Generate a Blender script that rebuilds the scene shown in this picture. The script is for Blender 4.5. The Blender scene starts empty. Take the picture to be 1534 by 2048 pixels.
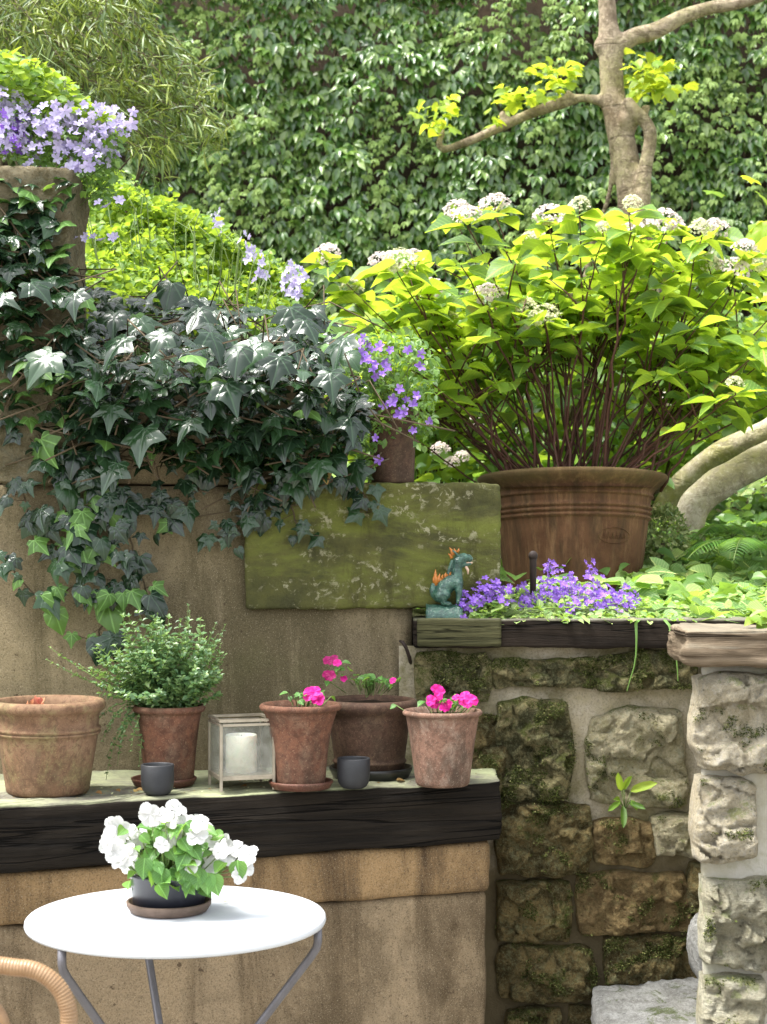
import bpy, bmesh, math, random
import numpy as np
from mathutils import Vector, noise as mn
R = math.radians
random.seed(7); rng = np.random.default_rng(7)
scn = bpy.context.scene
COL = scn.collection

# ------------------------------------------------------------------ camera
F, PX0, PY0, EYE = 3400.0, 767.0, 1080.0, 1.46
cam = bpy.data.cameras.new('camera'); camo = bpy.data.objects.new('camera', cam); COL.objects.link(camo)
camo.location = (0, 0, EYE); camo.rotation_euler = (R(90), 0, 0)
cam.sensor_fit = 'HORIZONTAL'; cam.sensor_width = 36.0; cam.lens = 36.0 * F / 1534.0
cam.shift_y = (PY0 - 1024.0) / 1534.0
cam.clip_start = 0.05; cam.clip_end = 500
cam.dof.use_dof = True; cam.dof.focus_distance = 4.15; cam.dof.aperture_fstop = 10.0
scn.camera = camo
# ------------------------------------------------------------------ sky, sun, exposure
SUN_EL, SUN_AZ = R(66), R(-104)         # azimuth from +Y (away from camera), negative = to the left
w = bpy.data.worlds.new('World'); scn.world = w; w.use_nodes = True
wn = w.node_tree; bgn = wn.nodes['Background']
sky = wn.nodes.new('ShaderNodeTexSky'); sky.sky_type = 'NISHITA'; sky.sun_disc = False
sky.sun_elevation = SUN_EL; sky.sun_rotation = SUN_AZ; sky.dust_density = 3.0; sky.ozone_density = 0.6
hs = wn.nodes.new('ShaderNodeHueSaturation'); hs.inputs['Saturation'].default_value = 0.22
wn.links.new(sky.outputs[0], hs.inputs['Color']); wn.links.new(hs.outputs[0], bgn.inputs['Color'])
bgn.inputs['Strength'].default_value = 0.15
sun = bpy.data.lights.new('sun', 'SUN'); sun.energy = 2.3; sun.angle = R(24); sun.color = (1.0, 0.97, 0.9)
suno = bpy.data.objects.new('sun', sun); COL.objects.link(suno)
sd = Vector((math.sin(SUN_AZ)*math.cos(SUN_EL), math.cos(SUN_AZ)*math.cos(SUN_EL), math.sin(SUN_EL)))
suno.rotation_euler = sd.to_track_quat('Z', 'Y').to_euler()
scn.view_settings.view_transform = 'Standard'; scn.view_settings.look = 'None'
scn.view_settings.exposure = 1.9; scn.view_settings.gamma = 1.0
scn.cycles.max_bounces = 8; scn.cycles.diffuse_bounces = 4; scn.cycles.transmission_bounces = 6; scn.cycles.transparent_max_bounces = 8

# ------------------------------------------------------------------ helpers
def at(px, py, Y):
    return Vector(((px-PX0)/F*Y, Y, EYE-(py-PY0)/F*Y))
def tag(o, label=None, cat=None, group=None, kind=None):
    if label: o['label'] = label
    if cat: o['category'] = cat
    if group: o['group'] = group
    if kind: o['kind'] = kind
    return o
def empty(name, loc, label, cat, group=None, rot=(0, 0, 0)):
    o = bpy.data.objects.new(name, None); COL.objects.link(o); o.location = loc; o.rotation_euler = rot
    o.empty_display_size = 0.05
    return tag(o, label, cat, group)
def unit(a):
    a = np.asarray(a, float); return a/np.maximum(np.linalg.norm(a, axis=-1, keepdims=True), 1e-9)
def fr(p, s=1.0, o=4):
    return mn.fractal(Vector(p)*s, 0.6, 2.0, o)

class MB:
    def __init__(s): s.v=[]; s.f=[]; s.m=[]; s.uv=[]; s.n=0
    def add(s, v, f, mi=0, uv=None):
        v = np.asarray(v, float).reshape(-1, 3)
        f = [tuple(int(i)+s.n for i in q) for q in f]
        s.v.append(v); s.f += f; s.m += [mi]*len(f)
        s.uv.append(np.zeros((len(v), 2)) if uv is None else uv); s.n += len(v)
    def tube(s, pts, rad, sides=6, mi=0, cap=True, twist=None):
        P = np.array([tuple(p) for p in pts], float); n = len(P)
        rad = np.full(n, rad) if np.isscalar(rad) else np.asarray(rad, float)
        T = np.gradient(P, axis=0); T = unit(T)
        up = np.array([0, 0, 1.0]) if abs(T[0][2]) < .9 else np.array([0, 1.0, 0])
        a = unit(np.cross(T[0], up)); V = []
        for i in range(n):
            a = unit(a - np.dot(a, T[i])*T[i]); b = np.cross(T[i], a)
            for k in range(sides):
                t = 2*math.pi*k/sides
                V.append(P[i]+rad[i]*(math.cos(t)*a+math.sin(t)*b))
        f = [(i*sides+k, i*sides+(k+1) % sides, (i+1)*sides+(k+1) % sides, (i+1)*sides+k) for i in range(n-1) for k in range(sides)]
        if cap: f += [tuple(range(sides))[::-1], tuple(range((n-1)*sides, n*sides))]
        s.add(V, f, mi)
    def ball(s, c, r, seg=12, mi=0):
        r = (r, r, r) if np.isscalar(r) else r
        V = []; f = []
        for i in range(seg+1):
            th = math.pi*i/seg
            for k in range(seg*2):
                ph = math.pi*k/seg
                V.append((c[0]+r[0]*math.sin(th)*math.cos(ph), c[1]+r[1]*math.sin(th)*math.sin(ph), c[2]+r[2]*math.cos(th)))
        m = seg*2
        for i in range(seg):
            for k in range(m): f.append((i*m+k, (i+1)*m+k, (i+1)*m+(k+1) % m, i*m+(k+1) % m))
        s.add(V, f, mi)
    def lathe(s, prof, seg=72, c=(0, 0, 0), mi=0, wob=0.0, sd=0):
        V = []; m = len(prof)
        for k in range(seg):
            t = 2*math.pi*k/seg
            for (r, z) in prof:
                q = 1+wob*mn.noise(Vector((math.cos(t)*1.5+sd, math.sin(t)*1.5, z*8)))
                V.append((c[0]+r*q*math.cos(t), c[1]+r*q*math.sin(t), c[2]+z))
        f = [(k*m+i, ((k+1) % seg)*m+i, ((k+1) % seg)*m+i+1, k*m+i+1) for k in range(seg) for i in range(m-1)]
        s.add(V, f, mi)
    def box(s, c, d, mi=0):
        x, y, z = c; a, b, h = d[0]/2, d[1]/2, d[2]/2
        V = [(x+i*a, y+j*b, z+k*h) for i in (-1, 1) for j in (-1, 1) for k in (-1, 1)]
        s.add(V, [(0, 1, 3, 2), (4, 6, 7, 5), (0, 4, 5, 1), (2, 3, 7, 6), (0, 2, 6, 4), (1, 5, 7, 3)], mi)
    def build(s, name, mats, parent=None, smooth=True, loc=None):
        me = bpy.data.meshes.new(name)
        V = np.concatenate(s.v) if s.v else np.zeros((0, 3))
        me.from_pydata(V.tolist(), [], s.f)
        return _fin(me, name, mats, parent, smooth, s.m, np.concatenate(s.uv), loc)
def _fin(me, name, mats, parent, smooth, mi, uv, loc=None):
    mats = mats if isinstance(mats, (list, tuple)) else [mats]
    for m in mats: me.materials.append(m)
    me.polygons.foreach_set('material_index', np.asarray(mi, dtype=np.int32))
    me.polygons.foreach_set('use_smooth', np.full(len(me.polygons), bool(smooth)))
    if uv is not None:
        L = me.uv_layers.new(name='UVMap'); vi = np.empty(len(me.loops), dtype=np.int32)
        me.loops.foreach_get('vertex_index', vi); L.data.foreach_set('uv', np.asarray(uv, dtype=np.float32)[vi].ravel())
    me.update()
    o = bpy.data.objects.new(name, me); COL.objects.link(o)
    if parent: o.parent = parent
    if loc is not None: o.location = loc
    return o

class Leaves:
    """many copies of small templates gathered into ONE mesh with numpy"""
    def __init__(s): s.V=[]; s.Fq=[]; s.M=[]; s.UV=[]; s.n=0
    def add(s, T, P, D, N, S, mi=0):
        tv, tf, tu = T
        P = np.asarray(P, float).reshape(-1, 3); k = len(P)
        if k == 0: return
        D = unit(np.broadcast_to(D, (k, 3))); N = np.broadcast_to(N, (k, 3))
        S = np.broadcast_to(np.asarray(S, float), (k,))
        Z = unit(N - (N*D).sum(1, keepdims=True)*D + 1e-6); X = np.cross(D, Z)
        B = np.stack([X, D, Z], axis=2)*S[:, None, None]
        W = np.einsum('kij,vj->kvi', B, tv)+P[:, None, :]
        s.V.append(W.reshape(-1, 3)); nv = len(tv)
        off = (np.arange(k)*nv+s.n)[:, None, None]
        s.Fq.append((tf[None]+off).reshape(-1, 4)); s.M.append(np.full(k*len(tf), mi))
        s.UV.append(np.tile(tu, (k, 1))); s.n += k*nv
    def build(s, name, mats, parent=None, loc=None, smooth=True):
        V = np.concatenate(s.V); Q = np.concatenate(s.Fq); M = np.concatenate(s.M); UV = np.concatenate(s.UV)
        if parent is not None and loc is None:
            V = V-np.array(parent.location)
        tri = Q[:, 3] == Q[:, 2]
        ln = np.where(tri, 3, 4); st = np.concatenate([[0], np.cumsum(ln)[:-1]])
        mask = np.ones(Q.shape, bool); mask[tri, 3] = False
        loops = Q[mask]
        me = bpy.data.meshes.new(name)
        me.vertices.add(len(V)); me.vertices.foreach_set('co', V.ravel())
        me.loops.add(len(loops)); me.loops.foreach_set('vertex_index', loops.astype(np.int32))
        me.polygons.add(len(Q)); me.polygons.foreach_set('loop_start', st.astype(np.int32))
        me.polygons.foreach_set('loop_total', ln.astype(np.int32))
        me.update(calc_edges=True)
        return _fin(me, name, mats, parent, smooth, M, UV, loc)

# ---- leaf templates: local +Y from base to tip, +Z upper face
def T_blade(prof, nx=2, fold=.12, droop=.25, wav=0.0):
    """prof: list of (y, halfwidth)"""
    V=[]; U=[]; f=[]; m = 2*nx+1
    for i, (y, hw) in enumerate(prof):
        for j in range(m):
            u = (j-nx)/nx; x = u*hw
            z = fold*abs(x)*2 - droop*y*y + wav*math.sin(y*14+j*2.0)*abs(u)
            V.append((x, y, z)); U.append((x, y))
    for i in range(len(prof)-1):
        for j in range(m-1): f.append((i*m+j, i*m+j+1, (i+1)*m+j+1, (i+1)*m+j))
    return np.array(V), np.array(f), np.array(U)
OV = [(0, .015), (.1, .17), (.25, .29), (.42, .33), (.6, .28), (.78, .17), (.9, .07), (1, .004)]
OVH = [(y, w_*1.25) for y, w_ in OV]
T_OV = [T_blade(OVH, 2, .25, .22, .012), T_blade(OVH, 2, .12, .45, .018), T_blade(OVH, 2, .35, .1, .01)]
OVW = [(0, .02), (.08, .28), (.25, .42), (.45, .43), (.65, .34), (.85, .16), (1, .006)]
T_OVW = [T_blade(OVW, 2, .22, .2, .015), T_blade(OVW, 2, .1, .4, .015)]
LFT = [(0, .01), (.3, .2), (.6, .24), (.85, .11), (1, .003)]
T_LFT = T_blade(LFT, 1, .3, .35)
LAN = [(0, .01), (.2, .05), (.5, .06), (.8, .035), (1, .002)]
T_LAN = [T_blade(LAN, 1, .4, .35), T_blade(LAN, 1, .3, .7), T_blade(LAN, 1, .4, .05)]
SML = [(0, .02), (.35, .26), (.7, .24), (1, .02)]
T_SML = T_blade(SML, 1, .25, .15)
RND = [(0, .05), (.15, .36), (.4, .5), (.7, .45), (.92, .2), (1, .02)]
T_RND = [T_blade(RND, 2, .15, .15, .03), T_blade(RND, 2, .3, .35, .04)]
def T_join(parts):
    V=[]; f=[]; U=[]; n=0
    for (tv, tf, tu), ang, sc, off, tilt in parts:
        c, s_ = math.cos(ang), math.sin(ang); ct, st = math.cos(tilt), math.sin(tilt)
        v = tv*sc; v = np.stack([v[:, 0], v[:, 1]*ct-v[:, 2]*st, v[:, 1]*st+v[:, 2]*ct], 1)
        v = np.stack([c*v[:, 0]-s_*v[:, 1], s_*v[:, 0]+c*v[:, 1], v[:, 2]], 1)+np.array(off)
        V.append(v); f.append(tf+n); U.append(tu); n += len(v)
    return np.concatenate(V), np.concatenate(f), np.concatenate(U)
T_PALM = [T_join([(T_LFT, R(a), s_, (0, .12, 0), R(t)) for a, s_, t in
          ((0, 1, -8), (42, .9, -14), (-42, .9, -10), (92, .62, -20), (-92, .62, -18))]),
          T_join([(T_LFT, R(a), s_, (0, .12, 0), R(t)) for a, s_, t in
          ((4, .95, -18), (50, .85, -5), (-38, .95, -16), (84, .7, -10))])]
def T_star(half, droop=.25, bul=.05, dens=4, vein=(0, 42, 95), cup=0.0):
    pts = half+[(-x, y) for x, y in half[::-1][1:-1]] if half[0][0] == 0 else half
    n = len(pts); out = []
    for i in range(n):
        p0, p1, p2, p3 = [np.array(pts[(i+k) % n]) for k in (-1, 0, 1, 2)]
        for k in range(dens):
            t = k/dens
            cr = .5*((2*p1)+(-p0+p2)*t+(2*p0-5*p1+4*p2-p3)*t*t+(-p0+3*p1-3*p2+p3)*t**3)
            out.append(cr*.6+(p1*(1-t)+p2*t)*.4)
    out = np.array(out); c = np.array((0, .28)); V=[]; U=[]; f=[]; m = len(out); rings = (.0, .4, .75, 1.0)
    va = sorted([R(a) for a in vein]+[-R(a) for a in vein if a])
    def z(p):
        a = math.atan2(p[0], p[1]); r = math.hypot(*p); zz = -droop*r*r - cup*abs(p[0])**1.5
        for q in range(len(va)-1):
            if va[q] <= a <= va[q+1]: zz += bul*math.sin(math.pi*(a-va[q])/(va[q+1]-va[q]))*min(r, .5)*2
        return zz
    V.append((*c, z(c))); U.append(c)
    for r in rings[1:]:
        for p in out:
            q = c+(p-c)*r; V.append((*q, z(q))); U.append(q)
    for k in range(m): f.append((0, 1+k, 1+(k+1) % m, 1+(k+1) % m))
    for i in range(len(rings)-2):
        for k in range(m):
            a = 1+i*m; b = 1+(i+1)*m
            f.append((a+k, b+k, b+(k+1) % m, a+(k+1) % m))
    return np.array(V), np.array(f)[:, ::1], np.array(U)
def ccw(T):   # make +Z the upper face
    v, f, u = T; g = f.copy()
    a, b, c = v[f[:, 0]], v[f[:, 1]], v[f[:, 2]]
    nz = np.cross(b-a, c-a)[:, 2]
    if nz.mean() < 0:
        t3 = f[:, 3] == f[:, 2]; g = f[:, ::-1].copy()
        g[t3] = np.stack([f[t3, 0], f[t3, 2], f[t3, 1], f[t3, 1]], 1)
    return v, g, u
IVY1 = [(0, .02), (.16, -.14), (.36, -.10), (.38, .08), (.66, .34), (.34, .48), (.17, .72), (0, 1.05)]
IVY2 = [(0, .03), (.2, -.1), (.42, .0), (.40, .16), (.78, .40), (.33, .42), (.16, .66), (0, 1.1)]
IVY3 = [(0, .03), (.2, -.12), (.42, -.02), (.46, .2), (.44, .42), (.24, .7), (0, 1.0)]
T_IVY = [ccw(T_star(IVY1, .3, .05)), ccw(T_star(IVY2, .18, .06, cup=.35)), ccw(T_star(IVY3, .4, .04, cup=.2)), ccw(T_star(IVY1, .05, .05, cup=.5))]
FIG = [(0, .02), (.2, -.05), (.3, .1), (.55, .15), (.5, .4), (.62, .62), (.35, .65), (.25, .85), (0, 1.0)]
T_FIG = ccw(T_star(FIG, .25, .05, dens=2))
def T_petals(n, hw, ln, tilt, notch=.0, gap=0.0):
    prof = [(gap, .03), (gap+ln*.35, hw*.75), (gap+ln*.7, hw), (gap+ln*.93, hw*.6), (gap+ln, hw*.15)]
    p = T_blade(prof, 1, .25, .15)
    if notch: 
        v = p[0].copy(); v[-2, 1] -= notch; p = (v, p[1], p[2])
    return T_join([(p, 2*math.pi*k/n+.1*k % .2, 1+.1*((k*7) % 3-1), (0, 0, .01*k), tilt) for k in range(n)])
T_BELL = T_join([(T_petals(5, .3, .95, R(28), 0, .05), 0, 1, (0, 0, 0), 0)])
T_FLOR = T_petals(4, .38, .9, R(8))
T_IMP = T_petals(5, .52, 1.0, R(10), .12)

# ------------------------------------------------------------------ node materials
class NM:
    def __init__(s, name):
        s.m = bpy.data.materials.new(name); s.m.use_nodes = True; s.nt = s.m.node_tree
        s.b = s.nt.nodes['Principled BSDF']; s.out = s.nt.nodes['Material Output']
        s.co = s.nt.nodes.new('ShaderNodeTexCoord').outputs['Object']
    def set(s, sock, v):
        if hasattr(v, 'is_output') or hasattr(v, 'links'): s.nt.links.new(v, sock)
        elif isinstance(v, tuple) and len(v) == 3 and sock.type == 'RGBA': sock.default_value = (*v, 1)
        else: sock.default_value = v
    def map(s, scale=(1, 1, 1), rot=(0, 0, 0), loc=(0, 0, 0), co=None):
        n = s.nt.nodes.new('ShaderNodeMapping'); s.set(n.inputs['Vector'], co or s.co)
        n.inputs['Scale'].default_value = scale; n.inputs['Rotation'].default_value = rot; n.inputs['Location'].default_value = loc
        return n.outputs[0]
    def noise(s, scale, detail=5, rough=.6, dist=0, co=None):
        n = s.nt.nodes.new('ShaderNodeTexNoise'); s.set(n.inputs['Vector'], co or s.co)
        n.inputs['Scale'].default_value = scale; n.inputs['Detail'].default_value = detail
        n.inputs['Roughness'].default_value = rough; n.inputs['Distortion'].default_value = dist
        return n.outputs['Fac']
    def vor(s, scale, co=None, feat='F1'):
        n = s.nt.nodes.new('ShaderNodeTexVoronoi'); s.set(n.inputs['Vector'], co or s.co); n.feature = feat
        n.inputs['Scale'].default_value = scale; return n.outputs['Distance']
    def ramp(s, fac, stops):
        n = s.nt.nodes.new('ShaderNodeValToRGB'); s.set(n.inputs[0], fac); e = n.color_ramp.elements
        while len(e) < len(stops): e.new(.5)
        for i, (p, c) in enumerate(stops):
            e[i].position = p; c = (c, c, c) if not isinstance(c, tuple) else c; e[i].color = (*c, 1)
        return n.outputs[0]
    def mix(s, f, a, b, mode='MIX'):
        n = s.nt.nodes.new('ShaderNodeMix'); n.data_type = 'RGBA'; n.blend_type = mode
        s.set(n.inputs[0], f); s.set(n.inputs[6], a); s.set(n.inputs[7], b); return n.outputs[2]
    def math(s, op, a, b=0.0, c=None):
        n = s.nt.nodes.new('ShaderNodeMath'); n.operation = op; s.set(n.inputs[0], a); s.set(n.inputs[1], b)
        if c is not None: s.set(n.inputs[2], c)
        return n.outputs[0]
    def sep(s, v):
        n = s.nt.nodes.new('ShaderNodeSeparateXYZ'); s.set(n.inputs[0], v); return n.outputs
    def geo(s, k):
        return s.nt.nodes.new('ShaderNodeNewGeometry').outputs[k]
    def bump(s, h, st=.5, d=.01, nrm=None):
        n = s.nt.nodes.new('ShaderNodeBump'); s.set(n.inputs['Height'], h); n.inputs['Strength'].default_value = st
        n.inputs['Distance'].default_value = d
        if nrm: s.set(n.inputs['Normal'], nrm)
        s.last = n.outputs[0]; return n.outputs[0]
    def fin(s, col, rough=.8, normal=None, spec=.3, **kw):
        s.set(s.b.inputs['Base Color'], col); s.set(s.b.inputs['Roughness'], rough)
        s.b.inputs['Specular IOR Level'].default_value = spec
        if normal: s.set(s.b.inputs['Normal'], normal)
        for k, v in kw.items(): s.set(s.b.inputs[k.replace('_', ' ')], v)
        return s.m
def leaf_mat(name, cols, tcol, t=.4, rough=.4, spec=.5, vein=None, vcol=None, coat=0.0, brown=0.0):
    s = NM(name); rnd = s.geo('Random Per Island')
    k = len(cols); col = s.ramp(rnd, [(i/(k-1) if k > 1 else 0, c) for i, c in enumerate(cols)])
    nz = s.noise(18, 3, .5); col = s.mix(s.ramp(nz, [(.3, .0), (.75, .45)]), col, tuple(min(1, c*1.7+.01) for c in cols[0]))
    h = None
    if vein:
        uv = s.nt.nodes.new('ShaderNodeUVMap').outputs[0]; x, y, _ = s.sep(uv)
        ax = s.math('ABSOLUTE', x)
        if vein == 'pinnate':
            mid = s.ramp(ax, [(0, 1.0), (.012, .9), (.03, 0.0)])
            q = s.math('SINE', s.math('MULTIPLY', s.math('SUBTRACT', y, s.math('MULTIPLY', ax, .9)), 46.0))
            sd_ = s.ramp(q, [(.8, 0.0), (1, .45)]); vv = s.mix(1.0, mid, sd_, 'LIGHTEN')
        else:
            a = s.math('ARCTAN2', x, y); r_ = s.math('SQRT', s.math('ADD', s.math('MULTIPLY', x, x), s.math('MULTIPLY', y, y)))
            q = s.math('MULTIPLY', s.math('PINGPONG', a, R(21)), r_)
            vv = s.ramp(q, [(0, .8), (.012, .6), (.035, 0.0)])
        col = s.mix(vv, col, vcol or tuple(min(1, c*2.4+.03) for c in cols[-1])); h = s.bump(vv, .35, .004)
    if brown:
        bz = s.ramp(s.noise(9, 2, .5), [(.66, 0.0), (.70, brown)]); col = s.mix(bz, col, (.16, .07, .02))
    s.fin(col, rough, h, spec)
    if coat: s.b.inputs['Coat Weight'].default_value = coat; s.b.inputs['Coat Roughness'].default_value = .25
    tr = s.nt.nodes.new('ShaderNodeBsdfTranslucent')
    rt = s.math('ADD', s.math('MULTIPLY', rnd, .7), .6)
    tc = s.mix(rnd, tuple(c*.6 for c in tcol), tcol)
    s.set(tr.inputs[0], tc)
    mx = s.nt.nodes.new('ShaderNodeMixShader'); mx.inputs[0].default_value = t
    s.nt.links.new(s.b.outputs[0], mx.inputs[1]); s.nt.links.new(tr.outputs[0], mx.inputs[2]); s.nt.links.new(mx.outputs[0], s.out.inputs[0])
    return s.m

M = {}
M['ivy'] = leaf_mat('ivy_leaf', [(.005, .014, .007), (.011, .029, .014), (.026, .068, .022)], (.12, .28, .03), .12, .24, .42, 'palm', (.045, .09, .045), .25)
M['ivy_young'] = leaf_mat('ivy_young_leaf', [(.07, .16, .03), (.11, .22, .05)], (.3, .5, .06), .35, .42, .5, 'palm')
M['creeper'] = leaf_mat('creeper_leaf', [(.03, .085, .018), (.13, .25, .05), (.36, .48, .15)], (.35, .58, .1), .33, .31, 1.0)
M['creeper_y'] = leaf_mat('creeper_young', [(.20, .32, .08), (.32, .42, .14)], (.5, .6, .15), .35, .5, .4)
M['hyd'] = leaf_mat('hydrangea_leaf', [(.05, .12, .04), (.10, .20, .045), (.20, .30, .035)], (.64, .84, .06), .52, .42, .5, 'pinnate', None, .0, .7)
M['bamboo'] = leaf_mat('bamboo_leaf', [(.03, .065, .012), (.13, .21, .035), (.36, .42, .06)], (.4, .5, .08), .22, .4, .6)
M['lime'] = leaf_mat('lime_leaf', [(.05, .12, .02), (.16, .28, .03), (.30, .38, .05)], (.55, .75, .06), .42, .5, .4)
M['mid'] = leaf_mat('mid_green_leaf', [(.05, .12, .03), (.11, .2, .05), (.2, .32, .07)], (.4, .65, .07), .4, .42, .5)
M['small'] = leaf_mat('small_shrub_leaf', [(.06, .13, .055), (.13, .24, .10), (.28, .38, .14)], (.35, .55, .1), .3, .35, .6)
M['cover'] = leaf_mat('ground_cover_leaf', [(.08, .19, .05), (.22, .36, .13), (.42, .52, .16)], (.5, .75, .1), .4, .42, .5, 'pinnate')
M['variegated'] = leaf_mat('variegated_leaf', [(.07, .13, .05), (.3, .36, .12), (.5, .5, .25)], (.5, .6, .2), .3, .45, .5)
M['fern'] = leaf_mat('fern_leaf', [(.05, .13, .03), (.12, .24, .05)], (.35, .6, .06), .4, .5, .4)
M['tree_leaf'] = leaf_mat('tree_leaf', [(.15, .27, .03), (.34, .45, .04)], (.8, .9, .06), .5, .45, .4)
M['imp_leaf'] = leaf_mat('impatiens_leaf', [(.05, .14, .03), (.10, .22, .05)], (.4, .65, .06), .35, .38, .5, 'pinnate')
M['grass'] = leaf_mat('grass_blade', [(.12, .25, .05), (.18, .32, .07)], (.4, .6, .1), .4, .4, .5)
M['purple'] = leaf_mat('purple_petal', [(.17, .07, .42), (.30, .16, .60), (.48, .32, .74)], (.4, .2, .8), .3, .6, .2)
M['lavender'] = leaf_mat('lavender_petal', [(.38, .33, .56), (.52, .49, .66), (.62, .60, .70)], (.6, .5, .85), .35, .6, .2)
M['white'] = leaf_mat('white_petal', [(.54, .54, .52), (.66, .66, .66)], (.6, .6, .58), .3, .6, .2)
M['pink'] = leaf_mat('magenta_petal', [(.50, .01, .20), (.62, .02, .28)], (.8, .03, .35), .3, .5, .25)
M['darkpink'] = leaf_mat('dark_pink_petal', [(.22, .005, .07), (.3, .01, .12)], (.4, .02, .15), .25, .5, .25)
M['cream'] = leaf_mat('cream_floret', [(.40, .44, .20), (.62, .60, .38), (.70, .62, .52)], (.8, .8, .6), .3, .6, .2)
M['pinkwhite'] = leaf_mat('pink_white_floret', [(.50, .40, .40), (.60, .52, .50), (.56, .56, .38)], (.85, .75, .75), .3, .6, .2)
M['succ'] = leaf_mat('succulent', [(.4, .07, .06), (.5, .28, .12)], (.5, .2, .1), .15, .4, .4)

def stucco(name, base, dark, warm, streak=1.0, blot=.55):
    s = NM(name)
    c = s.mix(s.ramp(s.noise(2.2, 8, .7, .5), [(.44, 0.0), (.58, 1.0)]), base, tuple(x*.62 for x in warm))
    c = s.mix(s.ramp(s.noise(9, 7, .7, .4), [(.5, 0.0), (.66, .6)]), c, tuple(x*1.25 for x in warm))
    c = s.mix(s.ramp(s.noise(1.0, 7, .7, .6, s.map((3.2, 3.2, .55))), [(.46, 0.0), (.60, blot*streak)]), c, dark)
    c = s.mix(s.ramp(s.noise(2.3, 6, .6), [(.56, 0.0), (.72, .5)]), c, (.10, .10, .04))
    g = s.noise(260, 3, .7); c = s.mix(s.ramp(g, [(.35, .55), (.5, 0.0)]), c, tuple(x*.45 for x in dark))
    c = s.mix(s.ramp(s.noise(420, 2, .6), [(.58, 0.0), (.7, .4)]), c, (.5, .43, .31))
    pits = s.ramp(s.noise(34, 4, .6), [(.68, 0.0), (.72, .8)]); c = s.mix(pits, c, (.06, .04, .025))
    h = s.math('ADD', s.math('MULTIPLY', g, .5), s.math('MULTIPLY', s.noise(14, 5, .6), 1.2))
    return s.fin(c, .92, s.bump(h, .7, .006), .15)
M['stucco'] = stucco('stucco', (.25, .20, .12), (.085, .07, .036), (.28, .225, .14), 1.0, .8)
M['stucco_low'] = stucco('stucco_low', (.27, .205, .13), (.07, .048, .026), (.26, .195, .12), 1.0, .9)
M['stucco_band'] = stucco('stucco_band', (.29, .19, .095), (.055, .035, .02), (.27, .18, .09), 1.0, .95)
def stone(name, base, dark, moss, mossamt=.5, pit=1.0, strata=False, lich=(.5, .5, .36), la=.6):
    s = NM(name)
    c = s.mix(s.ramp(s.noise(11, 9, .8, .5), [(.42, 0.0), (.56, 1.0)]), base, dark)
    c = s.mix(s.ramp(s.noise(34, 8, .8, .6), [(.53, 0.0), (.60, la)]), c, lich)
    mz = s.math('ADD', s.noise(7, 7, .75, .5), s.math('MULTIPLY', s.sep(s.geo('Normal'))[2], .09))
    c = s.mix(s.ramp(mz, [(.70-.26*mossamt, 0.0), (.76-.26*mossamt, .85)]), c, s.mix(s.noise(60, 4, .7), tuple(x*.5 for x in moss), tuple(x*1.7 for x in moss)))
    c = s.mix(s.ramp(s.noise(95, 7, .8, .8), [(.38, .55), (.50, 0.0)]), c, tuple(x*.5 for x in dark))
    c = s.mix(s.ramp(s.noise(150, 5, .8, .5, s.map(loc=(3, 2, 1))), [(.52, 0.0), (.62, la*.8)]), c, tuple(min(.9, x*1.35) for x in lich))
    v = s.vor(55, s.map((1, 1, 1.3))); c = s.mix(s.ramp(v, [(.05, .8*pit), (.22, 0.0)]), c, tuple(x*.25 for x in dark))
    h = s.math('ADD', s.math('ADD', s.math('MULTIPLY', s.noise(38, 9, .85, .8), 1.8), s.math('MULTIPLY', s.noise(140, 6, .8, .5), .55)), s.math('MULTIPLY', s.ramp(v, [(0, 0.0), (.3, 1.0)]), .5))
    if strata:
        h = s.math('ADD', h, s.math('MULTIPLY', s.noise(3, 6, .7, 1.0, s.map((5, 5, 34), (0, R(-18), 0))), 2.0))
    return s.fin(c, .95, s.bump(h, 1.0, .034), .12)
M['st_pale'] = stone('stone_pale', (.70, .62, .42), (.44, .39, .22), (.16, .19, .045), .45, .8)
M['st_pillar'] = stone('stone_pillar', (.84, .76, .58), (.64, .55, .37), (.34, .36, .15), .35, .7, lich=(.66, .62, .55))
M['st_strata'] = stone('stone_strata', (.80, .76, .60), (.54, .49, .34), (.34, .37, .17), .4, .6, True)
M['st_brown'] = stone('stone_brown', (.50, .36, .17), (.22, .15, .07), (.11, .12, .03), .35, .6, lich=(.3, .26, .13))
M['st_dark'] = stone('stone_dark', (.40, .30, .13), (.11, .085, .035), (.10, .11, .028), .45, .6, lich=(.30, .30, .16), la=.7)
M['st_moss'] = stone('stone_moss', (.52, .44, .22), (.10, .095, .045), (.12, .14, .03), .5, .4, lich=(.36, .37, .2), la=.5)
M['st_post'] = stone('stone_post', (.46, .39, .25), (.24, .20, .11), (.08, .09, .03), .5, .5, lich=(.34, .33, .24), la=.6)
M['st_grey'] = stone('stone_grey', (.66, .66, .63), (.42, .41, .38), (.13, .17, .04), .28, .3, lich=(.8, .8, .78), la=.5)
s = NM('mortar')
c = s.mix(s.ramp(s.noise(5, 6, .7), [(.38, 0.0), (.62, 1.0)]), (.46, .41, .33), (.30, .26, .15))
c = s.mix(s.ramp(s.noise(3.0, 7, .7, .5), [(.46, 0.0), (.6, .8)]), c, (.12, .11, .04))
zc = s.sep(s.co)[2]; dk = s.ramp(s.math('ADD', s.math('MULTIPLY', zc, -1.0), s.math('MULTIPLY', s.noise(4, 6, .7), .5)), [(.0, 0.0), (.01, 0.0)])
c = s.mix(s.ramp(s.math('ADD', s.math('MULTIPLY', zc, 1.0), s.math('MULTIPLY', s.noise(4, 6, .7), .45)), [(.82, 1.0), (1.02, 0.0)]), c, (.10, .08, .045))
c = s.mix(s.ramp(s.noise(180, 3, .7), [(.35, .4), (.5, 0.0)]), c, (.09, .07, .04))
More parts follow.
